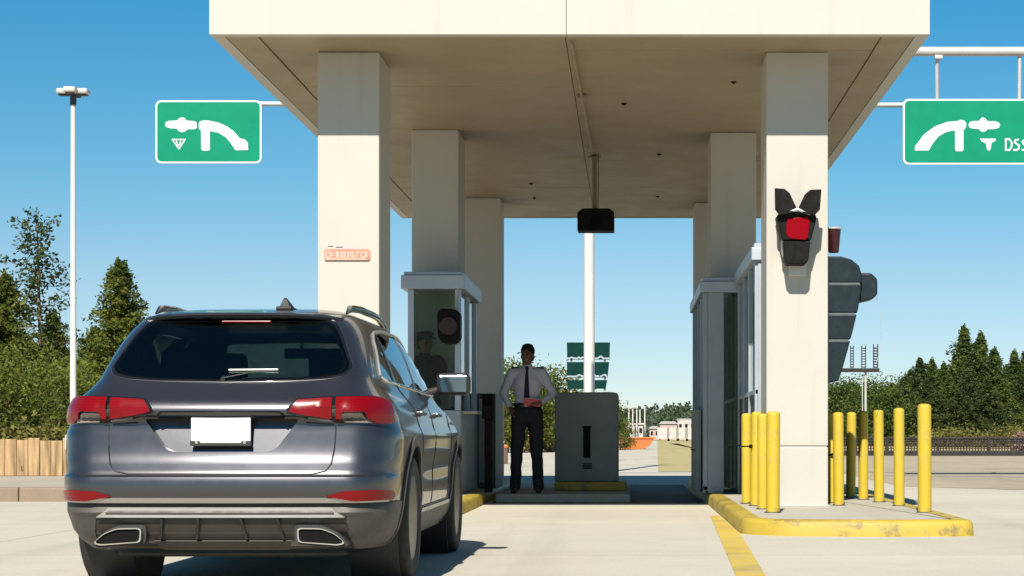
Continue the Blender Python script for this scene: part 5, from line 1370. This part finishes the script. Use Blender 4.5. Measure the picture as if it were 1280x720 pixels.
def person(label, loc, rz, pose, shirt, trousers, headturn=0.0, cap=True, group=None):
    r = thing('person', label, 'person', (0, 0, 0), 0, group)
    g = lambda name, me, mat, par=None: link(name, me, mat, par or r, local=True)
    V = Vector
    hx = {-1: V((-.095, .0, .94)), 1: V((.095, .0, .94))}
    kn = {-1: V((-.125, -.02, .51)), 1: V((.12, -.02, .51))}
    an = {-1: V((-.150, .02, .085)), 1: V((.135, .02, .085))}
    sh = {-1: V((-.185, .01, 1.475)), 1: V((.185, .01, 1.475))}
    H = V((0, -.012, 1.685)); Rh = Matrix.Rotation(headturn, 4, 'Z')
    def hp(x, y, z): return H + Rh @ V((x, y, z))
    B = [('e', V((0, .010, 1.33)), (.150, .080, .20)), ('e', V((0, 0, 1.10)), (.135, .085, .16)), ('e', V((0, .005, .97)), (.165, .11, .11)),
         ('c', V((-.15, .01, 1.475)), .045, V((.15, .01, 1.475)), .045), ('c', V((0, .012, 1.46)), .062, V((0, .0, 1.60)), .054),
         ('e', hp(0, .008, .025), (.074, .094, .102), Rh), ('e', hp(0, -.022, -.045), (.056, .066, .066), Rh), ('c', hp(0, -.088, .012), .009, hp(0, -.112, -.022), .0125), ('e', hp(0, -.08, .032), (.05, .02, .012), Rh), ('e', hp(0, -.078, -.062), (.026, .014, .010), Rh), ('e', hp(0, -.072, -.098), (.022, .018, .016), Rh)]
    for s in (-1, 1):
        B += [('e', hp(s*.077, .012, .0), (.008, .020, .030), Rh), ('e', hp(s*.038, -.066, -.02), (.022, .02, .022), Rh)]
        B += [('c', hx[s], .092, kn[s], .058), ('c', kn[s], .056, an[s]+V((0, 0, .10)), .040), ('c', an[s]+V((0, 0, .10)), .040, an[s], .036), ('c', an[s]+V((0, .03, -.035)), .036, an[s]+V((0, -.15, -.05)), .030)]
        el, wr, hd, pn, cu = pose[s]
        B += [('c', sh[s], .056, V(el), .042), ('c', V(el), .041, V(wr), .028)] + hand(wr, hd, pn, cu, s)
    body = g('body', blob(B, .0065, 2), M['skin'])
    S = [('e', V((0, .010, 1.33)), (.180, .108, .225)), ('e', V((0, .002, 1.14)), (.160, .112, .15)), ('e', V((0, .008, 1.24)), (.166, .108, .20)), ('c', V((-.155, .01, 1.478)), .066, V((.155, .01, 1.478)), .066), ('c', V((0, .012, 1.47)), .080, V((0, .004, 1.545)), .068)]
    for s in (-1, 1):
        el, wr, hd, pn, cu = pose[s]; e = V(el); w_ = V(wr)
        S += [('c', sh[s], .064, e, .052), ('c', e, .050, e.lerp(w_, .86), .038)]
    sm = folds(blob(S, .011, 4), .0045); st = g('shirt', sm, shirt)
    from mathutils.bvhtree import BVHTree
    bvh = BVHTree.FromPolygons([v.co.copy() for v in sm.vertices], [tuple(p.vertices) for p in sm.polygons])
    def onshirt(x, z, d):
        h = bvh.ray_cast(V((x, -1, z)), V((0, 1, 0)))[0]
        return V((x, (h.y if h is not None else -.1)-d, z))
    Tn = [('e', V((0, .004, 1.0)), (.172, .125, .115)), ('e', V((0, .02, .93)), (.165, .125, .09))]
    for s in (-1, 1): Tn += [('c', hx[s]+V((0, 0, .03)), .106, kn[s], .078), ('c', kn[s], .077, an[s]+V((0, .01, -.01)), .066)]
    tr = g('trousers', folds(blob(Tn, .012, 4), .005, 19), trousers)
    mb = MB(); mb.tube([V((.172*math.cos(2*PI*i/36), .128*math.sin(2*PI*i/36), 1.085)) for i in range(36)], .017, 8, closed=True, sx=.35); g('belt', mb.mesh(60), M['leather'])
    mb = MB(); mb.box(-.022, .022, -.142, -.128, 1.068, 1.102, .003); g('belt_buckle', mb.mesh(), M['steel'])
    for s in (-1, 1):
        a = an[s]
        shp = [('c', a+V((0, .045, -.045)), .044, a+V((.01*s, -.10, -.052)), .040), ('c', a+V((.01*s, -.10, -.052)), .040, a+V((.015*s, -.17, -.057)), .031), ('c', a+V((0, .02, -.02)), .050, a+V((0, .02, .03)), .046)]
        me = blob(shp, .009, 3)
        for v in me.vertices: v.co.z = max(v.co.z, .004)
        g('shoe', me, M['leather'])
        mb = MB(); mb.box(s*.155-.045, s*.155+.045, -.03, .055, 1.536, 1.550, .006, M=Matrix.Translation((0, .005, 0)) @ Matrix.Rotation(0, 4, 'Y')); g('epaulette', mb.mesh(), M['navy'], st)
        mb = MB(); mb.prism([(0, 1.560), (s*.012, 1.578), (s*.062, 1.560), (s*.070, 1.525), (s*.028, 1.520)], lambda x, z: onshirt(x, z, .008), lambda x, z: onshirt(x, z, -.004)); g('collar', mb.mesh(), shirt, st)
        mb = MB(); bmesh.ops.create_uvsphere(mb.bm, u_segments=14, v_segments=10, radius=.0105, matrix=Matrix.Translation(hp(s*.031, -.079, .012))); g('eye', mb.mesh(60), M['black'], body)
        mb = MB(); mb.tube([hp(s*.016, -.094, .036), hp(s*.034, -.094, .041), hp(s*.052, -.082, .034)], [.003, .004, .002], 6); g('eyebrow', mb.mesh(), M['black'], body)
    mb = MB(); mb.tube([hp(-.024, -.0905, -.063), hp(0, -.0945, -.061), hp(.024, -.0905, -.063)], [.0015, .004, .0015], 6); g('mouth', mb.mesh(), pm('lips', (.10, .035, .03), .5), body)
    prof_ = [(1.555, .017), (1.545, .021), (1.515, .022), (1.505, .014), (1.49, .016), (1.42, .022), (1.35, .026), (1.28, .030), (1.20, .034), (1.165, .034), (1.14, .015), (1.13, .002)]
    mb = MB(); rows_ = []
    for z, wd in prof_:
        dd = .012 if z > 1.50 else .006
        rows_.append([mb.bm.verts.new(onshirt(x, z, d)) for x, d in ((-wd, dd), (0, dd+.004), (wd, dd), (wd, -.01), (-wd, -.01))])
    for A, B_ in zip(rows_, rows_[1:]):
        for j in range(5): mb.bm.faces.new((A[j], A[(j+1) % 5], B_[(j+1) % 5], B_[j]))
    mb.bm.faces.new(rows_[0]); mb.bm.faces.new(rows_[-1][::-1])
    g('tie', mb.mesh(50), M['navy'])
    g('hair', blob([('e', hp(0, .022, .062), (.086, .098, .088), Rh), ('e', hp(.02, -.03, .115), (.072, .06, .036), Rh), ('e', hp(0, .055, -.01), (.072, .060, .07), Rh)], .009, 2), M['black'])
    for v in []: pass
    if cap:
        mb = MB(); mb.lathe([(.084, 0), (.086, .026), (.102, .044), (.098, .058), (.06, .066), (.001, .068)], 36, Matrix.Translation(hp(0, .0, .070)) @ Rh @ Matrix.Rotation(math.radians(6), 4, 'X') @ Matrix.Diagonal((1, 1.12, 1, 1)))
        c = g('cap', mb.mesh(40), M['navy'])
        mb = MB(); pts = [(.083*math.sin(a)*1.0, -.094-.055*math.cos(a)**1.0) for a in np.linspace(-1.35, 1.35, 15)]; pi = [(.078*math.sin(a), -.078*math.cos(a)) for a in np.linspace(1.35, -1.35, 15)]
        mb.prism(pts+pi, lambda x, y: hp(x, y, .076+.35*(y+.07)), lambda x, y: hp(x, y, .070+.35*(y+.07))); g('cap_peak', mb.mesh(), M['leather'], c)
    r.location = loc; r.rotation_euler = (0, 0, rz)
    return r
off_pose = {-1: ((-.30, .06, 1.235), (-.205, -.02, 1.045), (.25, -.3, -.95), (1, .2, 0), .35),
            1: ((.315, .05, 1.215), (.165, -.155, 1.10), (-.95, -.15, .05), (0, .6, -.8), .75)}
person('standing dark haired officer in pale shirt, black tie and dark trousers, beside the kiosk', (PX(659, 23.6), 23.6, .10), 0.0, off_pose, M['shirt'], M['navy'], -.35, False)
fd = thing('red_folder', 'small red folder held at the waist by the standing officer', 'folder', (PX(659, 23.6)+.07, 23.43, 1.19))
mb = MB(); mb.box(-.115, .085, -.012, .012, -.035, .05, .004, M=Matrix.Translation((PX(659, 23.6)+.085, 23.435, 1.20)) @ Matrix.Rotation(.12, 4, 'Y') @ Matrix.Rotation(-.3, 4, 'X')); mb.build('cover', M['redcloth'], fd)
mb = MB(); mb.box(-.110, .080, -.008, .008, .0505, .056, .001, M=Matrix.Translation((PX(659, 23.6)+.085, 23.435, 1.20)) @ Matrix.Rotation(.12, 4, 'Y') @ Matrix.Rotation(-.3, 4, 'X')); mb.build('papers', M['signwhite'], fd)
att_pose = {-1: ((-.25, .03, 1.20), (-.19, -.17, 1.10), (.3, -.95, .0), (0, 0, -1), .3), 1: ((.25, .02, 1.20), (.17, -.16, 1.10), (-.3, -.95, .0), (0, 0, -1), .3)}
person('booth attendant in dark uniform behind the glass of the left toll booth', (PX(531, 22.75), 22.74, .21), .25, att_pose, M['navy'], M['navy'], .5, True)

# ------------------------------------------------------------------ light, sky, camera
w = bpy.data.worlds.new('World'); SC.world = w; w.use_nodes = True
nt = w.node_tree; sky = nt.nodes.new('ShaderNodeTexSky'); sky.sky_type = 'NISHITA'; sky.sun_disc = False
SV = Vector((-.13, -1.0, .93)).normalized()
elev = math.asin(SV.z); az = math.atan2(SV.x, SV.y)
sky.sun_elevation = elev; sky.sun_rotation = az
sky.altitude = 0; sky.air_density = .75; sky.dust_density = .05; sky.ozone_density = 4.5
tc = nt.nodes.new('ShaderNodeTexCoord'); sp = nt.nodes.new('ShaderNodeSeparateXYZ'); nt.links.new(tc.outputs['Generated'], sp.inputs[0])
tint = ramp(nt, sp.outputs['Z'], [(0, (.90, .86, .84)), (.045, (.88, .88, .84)), (.085, (.86, .92, .85)), (.127, (.60, .96, .88)), (.22, (.28, .96, .99)), (1, (.5, .92, .98))])
nt.links.new(mixc(nt, 1.0, sky.outputs[0], tint, 'MULTIPLY'), nt.nodes['Background'].inputs[0]); nt.nodes['Background'].inputs[1].default_value = .068
sd = bpy.data.lights.new('sun', 'SUN'); sd.energy = 5.0; sd.angle = math.radians(.55); sd.color = (1, .93, .82)
so_ = bpy.data.objects.new('sun', sd); COL.objects.link(so_); so_.rotation_euler = (-SV).to_track_quat('-Z', 'Y').to_euler(); so_.location = (-5, -20, 30)
cd = bpy.data.cameras.new('camera'); cam = bpy.data.objects.new('camera', cd); COL.objects.link(cam); SC.camera = cam
cam.location = (0, 0, CH); cam.rotation_euler = (PI/2, 0, 0)
cd.sensor_width = 36; cd.lens = 36*F/1280; cd.shift_x = -(VPX-640)/1280; cd.shift_y = (VPY-360)/1280
cd.clip_end = 8000; cd.clip_start = .1
SC.view_settings.view_transform = 'Standard'; SC.view_settings.look = 'None'; SC.view_settings.gamma = 1; SC.view_settings.exposure = .70
SC.cycles.max_bounces = 8; SC.cycles.diffuse_bounces = 4; SC.cycles.transparent_max_bounces = 24
SC.cycles.use_denoising = True
